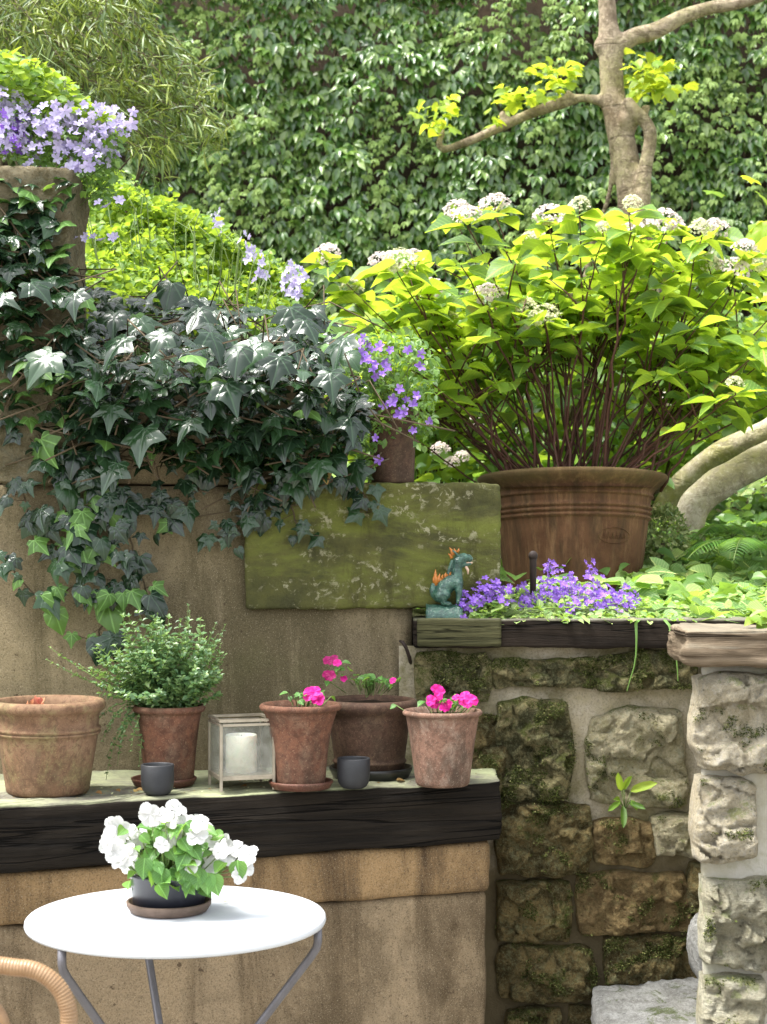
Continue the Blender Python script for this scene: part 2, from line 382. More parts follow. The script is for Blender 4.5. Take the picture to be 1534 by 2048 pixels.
M['mortar'] = s.fin(c, .93, s.bump(s.math('ADD', s.noise(160, 4, .7), s.noise(22, 5, .6)), .6, .006), .12)
s = NM('mortar_light')
c = s.mix(s.ramp(s.noise(6, 6, .7), [(.38, 0.0), (.62, 1.0)]), (.44, .42, .37), (.34, .32, .24))
c = s.mix(s.ramp(s.noise(3.0, 7, .7, .5), [(.52, 0.0), (.66, .7)]), c, (.2, .21, .1))
M['mortar_light'] = s.fin(c, .93, s.bump(s.noise(120, 5, .7), .6, .005), .12)
# mossy slab
s = NM('mossy_slab')
c = s.mix(s.ramp(s.noise(7, 6, .7), [(.35, 0.0), (.65, 1.0)]), (.06, .06, .028), (.125, .125, .04))
band = s.noise(2.2, 6, .7, .4, s.map((1, 1, 3.2)))
c = s.mix(s.ramp(band, [(.48, 0.0), (.60, .85)]), c, (.155, .175, .04))
c = s.mix(s.ramp(s.noise(4.5, 6, .7, 0, s.map((2.5, 2.5, .7))), [(.54, 0.0), (.7, .8)]), c, (.05, .045, .02))
fl = s.math('MULTIPLY', s.ramp(s.noise(44, 5, .7, .5), [(.54, 0.0), (.59, 1.0)]), s.ramp(s.noise(6, 5, .7, 0, s.map((1, 1, 2.6))), [(.48, 0.0), (.6, 1.0)]))
c = s.mix(s.math('MULTIPLY', fl, .7), c, (.42, .40, .27))
M['slab'] = s.fin(c, .95, s.bump(s.math('ADD', s.noise(70, 7, .75), s.noise(12, 5, .6)), .8, .01), .1)
# timber
def timber(name, base, grain, top, topamt=1.0, gs=1.0, rotz=0, crack=.02):
    s = NM(name); co = s.map((1.0*gs, 1.5*gs, 26*gs), (0, 0, rotz))
    g = s.noise(2.0, 8, .7, .6, co)
    c = s.mix(s.ramp(g, [(.35, 0.0), (.65, 1.0)]), base, grain)
    cr = s.ramp(s.noise(1.3, 3, .5, .3, s.map((.7*gs, .7*gs, 17*gs), (0, 0, rotz))), [(.485, 0.0), (.497, 1.0), (.503, 1.0), (.515, 0.0)])
    c = s.mix(s.math('MULTIPLY', cr, .8), c, tuple(x*.3 for x in base))
    if topamt:
        nz = s.sep(s.geo('Normal'))[2]
        mk = s.ramp(s.math('ADD', nz, s.math('MULTIPLY', s.noise(9, 6, .7), .5)), [(.62, 0.0), (.9, topamt)])
        tp = s.mix(s.ramp(s.noise(6, 6, .7, .4), [(.35, 0.0), (.6, 1.0)]), top, (.16, .15, .12))
        c = s.mix(mk, c, tp)
    h = s.math('SUBTRACT', s.math('MULTIPLY', g, 1.0), s.math('MULTIPLY', cr, .9))
    return s.fin(c, .88, s.bump(h, 1.0, .014), .10)
M['beam'] = timber('dark_beam', (.009, .008, .007), (.024, .019, .014), (.36, .39, .22))
M['beam2'] = timber('dark_beam_upper', (.014, .011, .009), (.032, .024, .018), (.12, .12, .07))
M['weathered'] = timber('weathered_wood', (.07, .05, .032), (.23, .18, .125), (.30, .255, .18), .6)
M['beam_pale'] = timber('beam_pale', (.05, .05, .025), (.13, .125, .06), (.2, .2, .1), .6, 2.2)
# terracotta
def terra(name, base, dark, lime, limeamt=.4, grime=.5, rough=.8):
    s = NM(name)
    c = s.mix(s.ramp(s.noise(12, 6, .7), [(.35, 0.0), (.65, 1.0)]), base, dark)
    c = s.mix(s.ramp(s.noise(16, 7, .75, .6, s.map((1, 1, .7))), [(.5, 0.0), (.7, limeamt)]), c, lime)
    c = s.mix(s.ramp(s.noise(8, 6, .7, .3, s.map((1, 1, .5), loc=(3, 1, 2))), [(.5, 0.0), (.66, grime)]), c, (.04, .028, .018))
    c = s.mix(s.ramp(s.noise(320, 2, .6), [(.6, 0.0), (.7, .35)]), c, tuple(min(1, x*1.6) for x in lime))
    c = s.mix(s.ramp(s.noise(60, 7, .8, .8), [(.40, .6), (.53, 0.0)]), c, tuple(x*.5 for x in dark))
    rg = s.noise(1, 3, .6, 0, s.map((.5, .5, 220)))
    return s.fin(c, rough, s.bump(s.math('ADD', s.math('MULTIPLY', rg, .6), s.noise(90, 4, .7)), .35, .002), .3)
M['terra_left'] = terra('terracotta_old', (0.226, 0.136, 0.081), (0.136, 0.072, 0.038), (0.226, 0.200, 0.090), .85, .6)
M['terra_red'] = terra('terracotta_red', (0.167, 0.072, 0.041), (0.090, 0.038, 0.022), (0.271, 0.200, 0.136), .4, .65)
M['terra_pink'] = terra('terracotta_pink', (0.245, 0.136, 0.095), (0.136, 0.077, 0.052), (0.362, 0.298, 0.235), .65, .8)
M['terra_brown'] = terra('terracotta_brown', (0.100, 0.055, 0.035), (0.050, 0.026, 0.016), (0.181, 0.136, 0.081), .35, .6)
M['terra_saucer'] = terra('terracotta_saucer', (.15, .06, .038), (.09, .035, .024), (.3, .2, .13), .25, .4, .5)
s = NM('planter_terracotta')
c = s.mix(s.ramp(s.noise(6, 6, .7), [(.35, 0.0), (.65, 1.0)]), (0.156, 0.078, 0.039), (0.086, 0.041, 0.020))
c = s.mix(s.ramp(s.noise(6, 7, .7, .2, s.map((6, 6, .5))), [(.48, 0.0), (.66, .55)]), c, (.30, .18, .09))
c = s.mix(s.ramp(s.noise(5, 7, .7, .3, s.map((5, 5, .7), loc=(2, 5, 1))), [(.47, 0.0), (.68, .85)]), c, (.055, .035, .018))
zz = s.math('ADD', s.sep(s.co)[2], s.math('MULTIPLY', s.noise(7, 5, .6), .1)); c = s.mix(s.ramp(zz, [(.36, 0.0), (.42, .65)]), c, (.13, .10, .045))
M['planter'] = s.fin(c, .85, s.bump(s.math('ADD', s.noise(70, 5, .7), s.noise(18, 4, .6)), .35, .004), .2)
s = NM('soil'); c = s.mix(s.noise(40, 6, .8), (.02, .014, .01), (.07, .05, .035)); M['soil'] = s.fin(c, .95, s.bump(s.noise(60, 6, .8), 1, .02), .1)
s = NM('garden_soil'); c = s.mix(s.noise(12, 6, .8), (.025, .03, .012), (.07, .065, .03)); M['gsoil'] = s.fin(c, .95, s.bump(s.noise(30, 6, .8), 1, .03), .1)
s = NM('terrace_stone'); c = s.mix(s.noise(2, 6, .8), (.20, .19, .16), (.32, .30, .26))
bt = s.ramp(s.vor(2.2, feat='DISTANCE_TO_EDGE'), [(.0, 0.0), (.03, 1.0)]); c = s.mix(bt, (.1, .09, .07), c)
M['paving'] = s.fin(c, .9, s.bump(s.noise(30, 6, .8), .5, .01), .2)
def plain(name, col, rough=.5, spec=.5, bumpsc=None, var=.15, **kw):
    s = NM(name); c = s.mix(s.ramp(s.noise(25, 5, .7), [(.35, 0.0), (.65, var)]), col, tuple(x*.4 for x in col))
    h = s.bump(s.noise(bumpsc, 4, .6), .25, .002) if bumpsc else None
    return s.fin(c, rough, h, spec, **kw)
M['table_white'] = plain('white_enamel', (.60, .63, .67), .32, .5, 90, .10)
M['leg_grey'] = plain('grey_leg_metal', (.15, .145, .16), .38, .5, 60, .3, Metallic=.3)
M['blackpot'] = plain('black_plastic', (.013, .014, .02), .28, .5, None, .0)
M['brown_saucer'] = plain('brown_saucer', (.15, .105, .08), .7, .3, 120, .7)
M['black_saucer'] = plain('black_saucer', (.012, .013, .013), .35, .5, 60, .2)
M['cup'] = plain('dark_grey_cup', (.022, .023, .026), .55, .4, 150, .3)
M['lantern_metal'] = plain('lantern_metal', (.42, .37, .29), .42, .5, 80, .5, Metallic=.65)
s = NM('wax'); M['wax'] = s.fin(s.mix(s.ramp(s.noise(30, 5, .7), [(.5, 0.0), (.7, .4)]), (.82, .80, .74), (.5, .45, .33)), .5, None, .4, **{'Subsurface_Weight': .2})
M['iron'] = plain('rusty_iron', (.035, .022, .018), .7, .4, 60, .6)
M['cane'] = plain('cane_stick', (.40, .19, .07), .6, .3, 60, .5)
s = NM('dusty_glass')
s.fin((.78, .78, .72), .25, s.bump(s.noise(60, 4, .6), .1, .001), .5)
tp = s.nt.nodes.new('ShaderNodeBsdfTransparent'); tp.inputs[0].default_value = (.86, .87, .84, 1)
mx = s.nt.nodes.new('ShaderNodeMixShader'); s.set(mx.inputs[0], s.ramp(s.math('ADD', s.noise(14, 6, .75, .5), s.math('MULTIPLY', s.sep(s.co)[2], -1.2)), [(.3, .05), (.75, .30)]))
s.nt.links.new(tp.outputs[0], mx.inputs[1]); s.nt.links.new(s.b.outputs[0], mx.inputs[2]); s.nt.links.new(mx.outputs[0], s.out.inputs[0]); M['glass'] = s.m
def bark(name, base, dark, moss, ma=.5, ring=60):
    s = NM(name); c = s.mix(s.ramp(s.noise(7, 6, .7), [(.35, 0.0), (.65, 1.0)]), base, dark)
    c = s.mix(s.ramp(s.noise(4, 6, .7, .4), [(.45, 0.0), (.62, ma)]), c, moss)
    rg = s.ramp(s.noise(1.5, 4, .7, .8, s.map((3, 3, ring*.35))), [(.55, 0.0), (.68, 1.0)])
    c = s.mix(s.math('MULTIPLY', rg, .75), c, tuple(x*.35 for x in dark))
    c = s.mix(s.ramp(s.noise(26, 7, .8, .8), [(.42, .7), (.53, 0.0)]), c, tuple(x*.6 for x in dark))
    c = s.mix(s.ramp(s.noise(60, 4, .7), [(.55, 0.0), (.68, .4)]), c, tuple(min(1, x*1.5) for x in base))
    return s.fin(c, .85, s.bump(s.math('ADD', s.noise(30, 6, .7), s.math('MULTIPLY', rg, -.6)), .6, .012), .2)
M['bark'] = bark('tree_bark', (.40, .33, .24), (.15, .11, .07), (.20, .20, .07), .55)
M['bark2'] = bark('leaning_bark', (.52, .47, .38), (.38, .32, .22), (.22, .21, .05), .8, 20)
M['stem'] = plain('brown_stem', (.085, .035, .022), .6, .3, 80, .5)
M['vine'] = plain('vine_stem', (.10, .075, .045), .8, .2, 80, .5)
M['moss'] = leaf_mat('moss', [(.035, .05, .012), (.08, .105, .025), (.15, .18, .05)], (.15, .2, .04), .2, .8, .1)
M['moss_y'] = leaf_mat('moss_yellow', [(.18, .19, .06), (.28, .28, .12)], (.3, .3, .1), .2, .8, .1)
M['dead'] = leaf_mat('dead_leaf', [(.16, .085, .03), (.26, .16, .06), (.34, .26, .09)], (.4, .2, .05), .25, .7, .2)
M['greenstem'] = plain('green_stem', (.14, .20, .06), .6, .3, None, .2)
s = NM('glaze_green'); c = s.mix(s.ramp(s.noise(60, 5, .75), [(.38, 0.0), (.62, 1.0)]), (.012, .045, .038), (.05, .13, .09))
c = s.mix(s.ramp(s.noise(120, 4, .7), [(.6, 0.0), (.7, .6)]), c, (.35, .42, .36)); M['glaze'] = s.fin(c, .28, s.bump(s.vor(230), .7, .002), .6)
s = NM('glaze_orange'); c = s.mix(s.noise(90, 4, .7), (.30, .08, .012), (.50, .20, .03)); M['glaze_o'] = s.fin(c, .3, s.bump(s.noise(150), .4, .002), .5)
s = NM('glaze_mouth'); M['glaze_m'] = s.fin(s.mix(s.noise(90, 4, .7), (.5, .28, .2), (.7, .55, .42)), .35, None, .5)
s = NM('rattan')
c = s.mix(s.noise(50, 5, .7), (.16, .085, .035), (.34, .22, .12)); uvx = s.sep(s.nt.nodes.new('ShaderNodeUVMap').outputs[0])[0]
M['rattan'] = s.fin(c, .42, s.bump(s.noise(200, 3, .6), .2, .001), .5)
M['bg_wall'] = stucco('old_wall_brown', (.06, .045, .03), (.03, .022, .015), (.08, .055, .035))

# ------------------------------------------------------------------ rough geometry builders
def rough_box(name, size, mat, parent=None, fn=None, res=.02, rnd=.012, amp=.004, fq=12., stretch=(1, 1, 1), seed=0, loc=None, ret=False):
    """box with displaced, rounded faces; fn maps local point -> final point"""
    sx, sy, sz = size; bm = bmesh.new(); key = {}
    nx, ny, nz = [max(2, min(260, int(d/res))) for d in size]
    def V(i, j, k):
        q = (i, j, k)
        if q not in key:
            p = Vector((sx*(i/nx-.5), sy*(j/ny-.5), sz*(k/nz-.5)))
            h = Vector((sx/2-rnd, sy/2-rnd, sz/2-rnd)); c_ = Vector([max(-h[a], min(h[a], p[a])) for a in range(3)])
            d = p-c_; n_ = d.normalized() if d.length > 1e-9 else Vector((0, 0, 1))
            if d.length > rnd: d = n_*rnd
            p = c_+d
            q2 = Vector((p.x*stretch[0]+seed, p.y*stretch[1], p.z*stretch[2]))
            p = p+n_*(amp*mn.fractal(q2*fq, .7, 2.1, 5))
            if fn: p = fn(p)
            key[q] = bm.verts.new(p)
        return key[q]
    for i in range(nx):
        for j in range(ny):
            bm.faces.new([V(i, j, 0), V(i, j+1, 0), V(i+1, j+1, 0), V(i+1, j, 0)])
            bm.faces.new([V(i, j, nz), V(i+1, j, nz), V(i+1, j+1, nz), V(i, j+1, nz)])
    for i in range(nx):
        for k in range(nz):
            bm.faces.new([V(i, 0, k), V(i+1, 0, k), V(i+1, 0, k+1), V(i, 0, k+1)])
            bm.faces.new([V(i, ny, k), V(i, ny, k+1), V(i+1, ny, k+1), V(i+1, ny, k)])
    for j in range(ny):
        for k in range(nz):
            bm.faces.new([V(0, j, k), V(0, j, k+1), V(0, j+1, k+1), V(0, j+1, k)])
            bm.faces.new([V(nx, j, k), V(nx, j+1, k), V(nx, j+1, k+1), V(nx, j, k+1)])
    me = bpy.data.meshes.new(name); bm.to_mesh(me); bm.free(); me.materials.append(mat)
    me.polygons.foreach_set('use_smooth', np.full(len(me.polygons), True)); me.update()
    o = bpy.data.objects.new(name, me); COL.objects.link(o)
    if parent: o.parent = parent
    if loc is not None: o.location = loc
    return o
MOSS = []
def stone_face(name, px0, py0, px1, py1, Y, prot, mat, parent, seed, k=.18, amp=.012, fq=16., label=None, res=.0045):
    a = at(px0, py0, Y); b = at(px1, py1, Y); w_, h_ = b.x-a.x, a.z-b.z; cx, cz = (a.x+b.x)/2, (a.z+b.z)/2
    nu, nv = int(w_/res)+6, int(h_/res)+6; V=[]; f=[]
    for j in range(nv+1):
        for i in range(nu+1):
            u = 2*i/nu-1; v = 2*j/nv-1
            x = u*math.sqrt(1-k*v*v*abs(u)); z = v*math.sqrt(1-k*u*u*abs(v))
            P = Vector((cx+x*w_/2, 0, cz+z*h_/2)); q = P+Vector((seed*3.1, seed, 0))
            wob = Vector((mn.noise(q*7)+.45*mn.noise(q*22), 0, mn.noise(q*7+Vector((9, 4, 2)))+.45*mn.noise(q*22+Vector((3, 8, 1)))))*(.007+.045*min(w_, h_))
            ed = max(abs(u), abs(v)); ed = 1-ed**9
            y = -prot*max(0, ed)**.55
            y -= (amp*mn.fractal(q*fq, .8, 2.1, 7)+amp*.9*(.5-abs(mn.fractal(q*fq*.5+Vector((5, 1, 7)), .8, 2.1, 5))))*(1.0 if ed > .15 else ed/.15)
            y -= prot*.35*mn.noise(q*5)*ed
            vd, vp = mn.voronoi(Vector((q.x*15+.4*mn.noise(q*20), 0, q.z*15)))
            y -= prot*.42*(mn.cell(vp[0]*3.7)-.5)*ed+prot*.25*(vd[1]-vd[0])*ed
            if u in (-1, 1) or v in (-1, 1) or ed < 1e-6: y = .04
            V.append((P.x+wob.x, y, P.z+wob.z))
    m = nu+1; f = [(j*m+i, j*m+i+1, (j+1)*m+i+1, (j+1)*m+i) for j in range(nv) for i in range(nu)]
    pl = parent.location if parent else Vector((0, 0, 0))
    MOSS.append((mat.name, np.array(V)+np.array((0, Y, 0))))
    mb = MB(); mb.add(np.array(V)+np.array((0, Y, 0))-np.array(pl), f); o = mb.build(name, mat, parent)
    if label: o['label'] = label
    return o

# ================================================================== SETTING
# terrace floor
mb = MB(); mb.add([(-60, -60, 0), (60, -60, 0), (60, 60, 0), (-60, 60, 0)], [(0, 1, 2, 3)])
o = mb.build('terrace_paving', M['paving']); tag(o, kind='structure')
# upper garden soil
def gz(x, y):
    return 1.22 + max(0, (y-4.6))*.13 + .05*mn.noise(Vector((x*1.3, y*1.3, 0))) + (.35*max(0, min(1, (-x-.3)/.8)) if y > 4.5 else 0)
V=[]; n1, n2 = 90, 60
for j in range(n2+1):
    for i in range(n1+1):
        x = -4.5+9*i/n1; y = 4.50+5.2*j/n2
        V.append((x, y+.0+(.0 if j else (max(0., .1+.214*x) if False else 0)), gz(x, y)))
mb = MB(); mb.add(V, [(j*(n1+1)+i, j*(n1+1)+i+1, (j+1)*(n1+1)+i+1, (j+1)*(n1+1)+i) for j in range(n2) for i in range(n1)])
o = mb.build('garden_soil', M['gsoil']); tag(o, kind='structure')

# --- left stucco wall
def Yw(x): return 4.436+.214*x
def wall_fn(y_off):
    return lambda p: Vector((p.x, Yw(p.x)+y_off+p.y, p.z))
wall = empty('stucco_wall', (-.9, Yw(-.9), 0), 'stained tan stucco wall behind the row of terracotta pots, topped by ivy', 'wall')
def at_parent(o, par):
    o.parent = par; o.location = Vector(o.location)-par.location; return o
def wallbox(name, x0, x1, z0, z1, y0, y1, mat, parent, amp=.003, rnd=.012, res=.025, seed=0, yfn=None, fq=7):
    yf = yfn or Yw; cx, cz, cy = (x0+x1)/2, (z0+z1)/2, (y0+y1)/2; pl = parent.location if parent else Vector((0, 0, 0))
    fn = lambda p: Vector((p.x+cx, yf(p.x+cx)+p.y+cy, p.z+cz))-pl
    return rough_box(name, (x1-x0, y1-y0, z1-z0), mat, parent, fn, res, rnd, amp, fq, (1, 1, 1), seed)
wallbox('wall_face', -2.9, .078, 0, 1.60, 0, .22, M['stucco'], wall)
wallbox('raised_wall_face', -2.9, -.16, 1.60, 1.93, .002, .215, M['stucco'], wall, seed=3)
# stone gate pillar at left
a = at(14, 350, 4.3); b = at(152, 600, 4.3)
pil = empty('stone_post', ((a.x+b.x)/2, 4.3, 1.93), 'weathered stone post at the left, rising above the ivy under the lilac flowers', 'stone post')
wallbox('post_shaft', a.x, b.x, 1.60, a.z, -.05, .2, M['st_post'], pil, .008, .008, .009, 5, fq=12)
wallbox('post_side', a.x-1.2, a.x-.002, 1.93, a.z-.12, .02, .22, M['stucco'], pil, .006, .02, .02, 6)
# mossy slab
sl = wallbox('mossy_stone_slab', -.352, .308, 1.283, 1.608, -.03, .16, M['slab'], None, .006, .009, .008, 9, fq=14)
tag(sl, 'green mossy rectangular stone slab set in the wall behind the dragon figure', 'stone slab')
# --- ledge beam
def Yl(x): return 4.042+.345*x       # front line of the ledge
def ledge_map(p):                     # p.x in [-1.242..1.242] ; y in 0..1 front->back
    x = p.x-.958; yf = Yl(x)+p.y_ if False else 0
LX0, LX1 = -2.3, .287
def led(p):
    x = p.x+(LX0+LX1)/2; s_ = (p.y/.45+.5)
    yf = Yl(x); yb = Yw(x)+.0
    return Vector((x, yf+(yb-yf)*s_, p.z+.80))
beam = rough_box('timber_ledge', (LX1-LX0, .45, .15), M['beam'], None, led, .010, .007, .008, 10, (.35, 1, 1.6), 2)
tag(beam, 'long dark timber beam ledge with a pale green top carrying the pots', 'timber ledge')
# --- lower wall
low = empty('lower_stucco_wall', (-.9, Yl(-.9), 0), 'warm brown stained stucco wall below the dark timber ledge', 'wall')
wallbox('upper_band', LX0, .258, .602, .722, .020, .30, M['stucco_band'], low, .004, .012, .012, 4, Yl, 9)
wallbox('wall_panel', LX0, .250, 0, .600, .034, .30, M['stucco_low'], low, .004, .014, .015, 5, Yl, 7)

# --- stone retaining wall
SWY = 4.42
sw = empty('stone_retaining_wall', (.7, SWY, 0), 'mossy rough stone retaining wall under the raised flower bed', 'stone wall')
# mortar face grid
V=[]; x0, x1, z0, z1 = .04, 2.6, 0, 1.185; n1, n2 = 300, 150
for j in range(n2+1):
    for i in range(n1+1):
        x = x0+(x1-x0)*i/n1; z = z0+(z1-z0)*j/n2; q = Vector((x, 0, z))
        V.append((x-.7, -.006*mn.fractal(q*14, .7, 2, 5)-.012*mn.noise(q*4)+.004, z))
mb = MB(); mb.add(V, [(j*(n1+1)+i, j*(n1+1)+i+1, (j+1)*(n1+1)+i+1, (j+1)*(n1+1)+i) for j in range(n2) for i in range(n1)])
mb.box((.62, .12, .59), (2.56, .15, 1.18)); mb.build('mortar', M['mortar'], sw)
stones = [
 (1165,1413,1376,1612,.045,'st_pale','large pale lichened stone'), (985,1394,1146,1612,.05,'st_moss','dark green mossy stone'),
 (826,1300,985,1405,.04,'st_moss','moss covered corner stone'), (975,1312,1196,1380,.04,'st_moss','long mossy course stone'),
 (1186,1300,1398,1384,.045,'st_moss','long mossy course stone under the cap'), (905,1426,1010,1610,.05,'st_dark','dark lichened stone behind the small pot'),
 (985,1600,1186,1752,.06,'st_dark',None), (1184,1634,1304,1732,.045,'st_brown',None), (1296,1622,1408,1718,.05,'st_pale',None),
 (985,1754,1150,1884,.05,'st_dark',None), (1142,1738,1380,1868,.04,'st_brown',None), (985,1884,1192,2004,.05,'st_dark',None),
 (1200,1866,1352,1972,.04,'st_dark',None), (1003,2012,1125,2110,.05,'st_dark',None), (1135,2005,1212,2100,.04,'st_dark',None),
 (1372,1720,1440,1830,.04,'st_dark',None), (1340,1868,1420,1960,.03,'st_dark',None)]
for i, (a0, b0, a1, b1, pr, mt, lb) in enumerate(stones):
    stone_face('stone', a0, b0, a1, b1, SWY, pr, M[mt], sw, i+1, amp=.016 if mt != 'st_pale' else .010, fq=20, label=lb)
# cap beam on the stone wall
b2 = wallbox('timber_cap_beam', .077, .97, 1.183, 1.257, -.06, .09, M['beam2'], None, .003, .006, .008, 12, lambda x: SWY, 12)
tag(b2, 'dark timber beam edging the purple flower bed on the stone wall', 'timber beam')
b3 = wallbox('mossy_end_board', .085, .302, 1.186, 1.259, -.066, -.061+.02, M['beam_pale'], b2, .002, .004, .008, 13, lambda x: SWY, 12)
b3['label'] = 'green stained pale end piece of the beam'
# right pillar
PY = 3.98
pp = empty('stone_pier', (.95, PY, 0), 'pale rough stone pier at the right edge with a weathered wood cap', 'stone pier')
V=[]
def prism(pts, z0, z1):
    n = len(pts); v = [(x, y, z0) for x, y in pts]+[(x, y, z1) for x, y in pts]
    return v, [tuple(range(n))[::-1], tuple(range(n, 2*n))]+[(i, (i+1) % n, n+(i+1) % n, n+i) for i in range(n)]
core = rough_box('mortar_core', (1.0, .41, 1.17), M['mortar_light'], pp,
    lambda p: Vector((p.x+1.245+(.09*(p.y+.205)/.41)*(.5-p.x) - .95, p.y+.21, p.z+.585)), .016, .015, .006, 8, (1, 1, 1), 21)
for i, (a0, b0, a1, b1, pr, mt, am) in enumerate([(1384,1342,1640,1545,.06,'st_pillar',.014), (1391,1552,1508,1722,.06,'st_pillar',.016),
        (1399,1752,1640,1938,.07,'st_strata',.02), (1402,1946,1530,2110,.06,'st_strata',.018)]):
    stone_face('pier_stone', a0, b0, a1, b1, PY, pr, M[mt], pp, 31+i, amp=am, fq=17, k=.12)
cap = rough_box('weathered_wood_cap', (.62, .24, .084), M['weathered'], None, lambda p: Vector((p.x+1.00, p.y+4.01, p.z+1.215-.02*(p.x+.3))),
    .007, .012, .012, 9, (.35, 1, 2.8), 6)
tag(cap, 'pale weathered wooden board with deep grain on top of the stone pier', 'wood cap')
# hidden corner rock and step
rk = rough_box('step_stone', (.42, .46, .30), M['st_grey'], None, lambda p: Vector((p.x+.745-.06*(p.z), p.y+4.155+.18*(p.x+.2), p.z+.168+.0*p.x)), .009, .022, .018, 7, (1, 1, 1), 4)
tag(rk, 'grey stone step block with a white worn top at the foot of the pier', 'stone step')
mb = MB(); c_ = at(1408, 1890, 4.30); V = []
mb.ball((0, 0, 0), (.045, .06, .082), 20)
mb.v[0] = np.array([tuple(Vector(v)*(1+.22*mn.fractal(Vector(v)*11, .7, 2, 4))) for v in mb.v[0]])
o = mb.build('rounded_rock', M['st_grey'], loc=c_); tag(o, 'small grey rounded rock wedged between the stone wall and the pier', 'rock')

def moss_on(parent, sets, amt, name='moss'):
    L = Leaves(); k_ = 0
    for nm, W in sets:
        th = amt.get(nm, None)
        if th is None: continue
        zc_ = W[:, 2].max()
        for p in W[(W[:, 1] < W[:, 1].max()-.02)]:
            m_ = mn.fractal(Vector(p)*11, .75, 2.1, 5)+.30*max(0, 1-(zc_-p[2])/.05)+.15*mn.noise(Vector(p)*40)
            if m_ > th:
                for _ in range(3):
                    q = p+np.array((random.gauss(0, .002), 0, random.gauss(0, .002))); L.add(T_SML, [q], (random.gauss(0, .6), -1, random.gauss(.4, .5)), (random.gauss(0, 1), -.2, 1), random.uniform(.003, .0075), 0 if random.random() < .7 else 1)
                    k_ += 1
    if k_: o = L.build(name, [M['moss'], M['moss_y']], parent); return o
moss_on(sw, [q for q in MOSS if q[1][:, 1].mean() > 4.2], {'stone_moss': .20, 'stone_dark': .38, 'stone_pale': .46, 'stone_brown': .42})
moss_on(pp, [q for q in MOSS if q[1][:, 1].mean() < 4.2], {'stone_pillar': .55, 'stone_strata': .50})
# --- background creeper wall
BY = 9.6
bw = empty('creeper_wall', (0, BY, 0), 'tall brown garden wall in the background hidden under creeper', 'wall')
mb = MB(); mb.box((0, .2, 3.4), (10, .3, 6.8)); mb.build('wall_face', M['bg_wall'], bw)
cr = empty('virginia_creeper', (0, BY-.05, 1.7), 'dense green creeper with five part leaves covering the tall back wall', 'climbing plant')
L = Leaves(); N_ = 23000
X = rng.uniform(-3.1, 3.4, N_); Z = rng.uniform(1.5, 5.0, N_)
keep = np.array([mn.fractal(Vector((x*1.6, 3, z*1.6)), .6, 2, 4)+.75*mn.noise(Vector((x*.6, 9, z*.6)))+1.3 > random.random()*.6 and (z > 2.6 or random.random() < .3 or True) for x, z in zip(X, Z)])
X = X[keep]; Z = Z[keep]; n = len(X)
bl = np.array([mn.fractal(Vector((x*2.6, 1, z*2.6)), .6, 2, 3) for x, z in zip(X, Z)])
Yc = BY-.06-.12*np.clip(bl+.5, 0, 1.2)-rng.uniform(0, .07, n)
D = np.stack([rng.normal(0, .7, n), rng.normal(-.55, .25, n), rng.normal(-.6, .3, n)], 1)
Nn = np.stack([rng.normal(0, .35, n), rng.normal(-.5, .3, n), rng.normal(.9, .25, n)], 1)
P = np.stack([X, Yc, Z], 1); S = rng.uniform(.035, .095, n)
v = rng.integers(0, 2, n); yel = (np.array([mn.fractal(Vector((x*1.7+5, 7, z*1.7)), .7, 2, 3) for x, z in zip(X, Z)]) > .18) & (rng.random(n) < .5)
for k in (0, 1):
    m_ = (v == k) & ~yel; L.add(T_PALM[k], P[m_], D[m_], Nn[m_], S[m_], 0)
m_ = yel; L.add(T_PALM[1], P[m_]-np.array((0, .05, 0)), D[m_], Nn[m_], S[m_]*.55, 1)
m_ = yel; L.add(T_PALM[0], P[m_]+rng.normal(0, .03, (m_.sum(), 3))-np.array((0, .05, 0)), D[m_], Nn[m_], S[m_]*.45, 1)
L.build('leaves', [M['creeper'], M['creeper_y']], cr)
mb = MB()
for i in range(90):
    x = random.uniform(-3, 3.3); z = random.uniform(1.6, 3.2); pts = []
    for k in range(9):
        pts.append((x, BY-.03-random.uniform(0, .03)-(BY-.05), z-1.7)); x += random.uniform(-.07, .07); z += random.uniform(.15, .28)
    mb.tube(pts, random.uniform(.003, .009), 5)
for i in range(60):   # hanging dead twigs
    x = random.uniform(-3, 3.3); z = random.uniform(1.9, 4.6)
    mb.tube([(x, -.09, z-1.7), (x+random.uniform(-.03, .03), -.13, z-1.7-.15), (x+random.uniform(-.05, .05), -.12, z-1.7-random.uniform(.2, .4))], .0022, 4)
mb.build('stems', M['vine'], cr)

# ================================================================== polygon sampling in photo space
def inpoly(x, y, P):
    c_ = False; j = len(P)-1
    for i in range(len(P)):
        xi, yi = P[i]; xj, yj = P[j]
        if (yi > y) != (yj > y) and x < (xj-xi)*(y-yi)/(yj-yi)+xi: c_ = not c_
        j = i
    return c_
def sample(P, n):
    xs = [p[0] for p in P]; ys = [p[1] for p in P]; out = []
    while len(out) < n:
        x, y = random.uniform(min(xs), max(xs)), random.uniform(min(ys), max(ys))
        if inpoly(x, y, P): out.append((x, y))
    return out

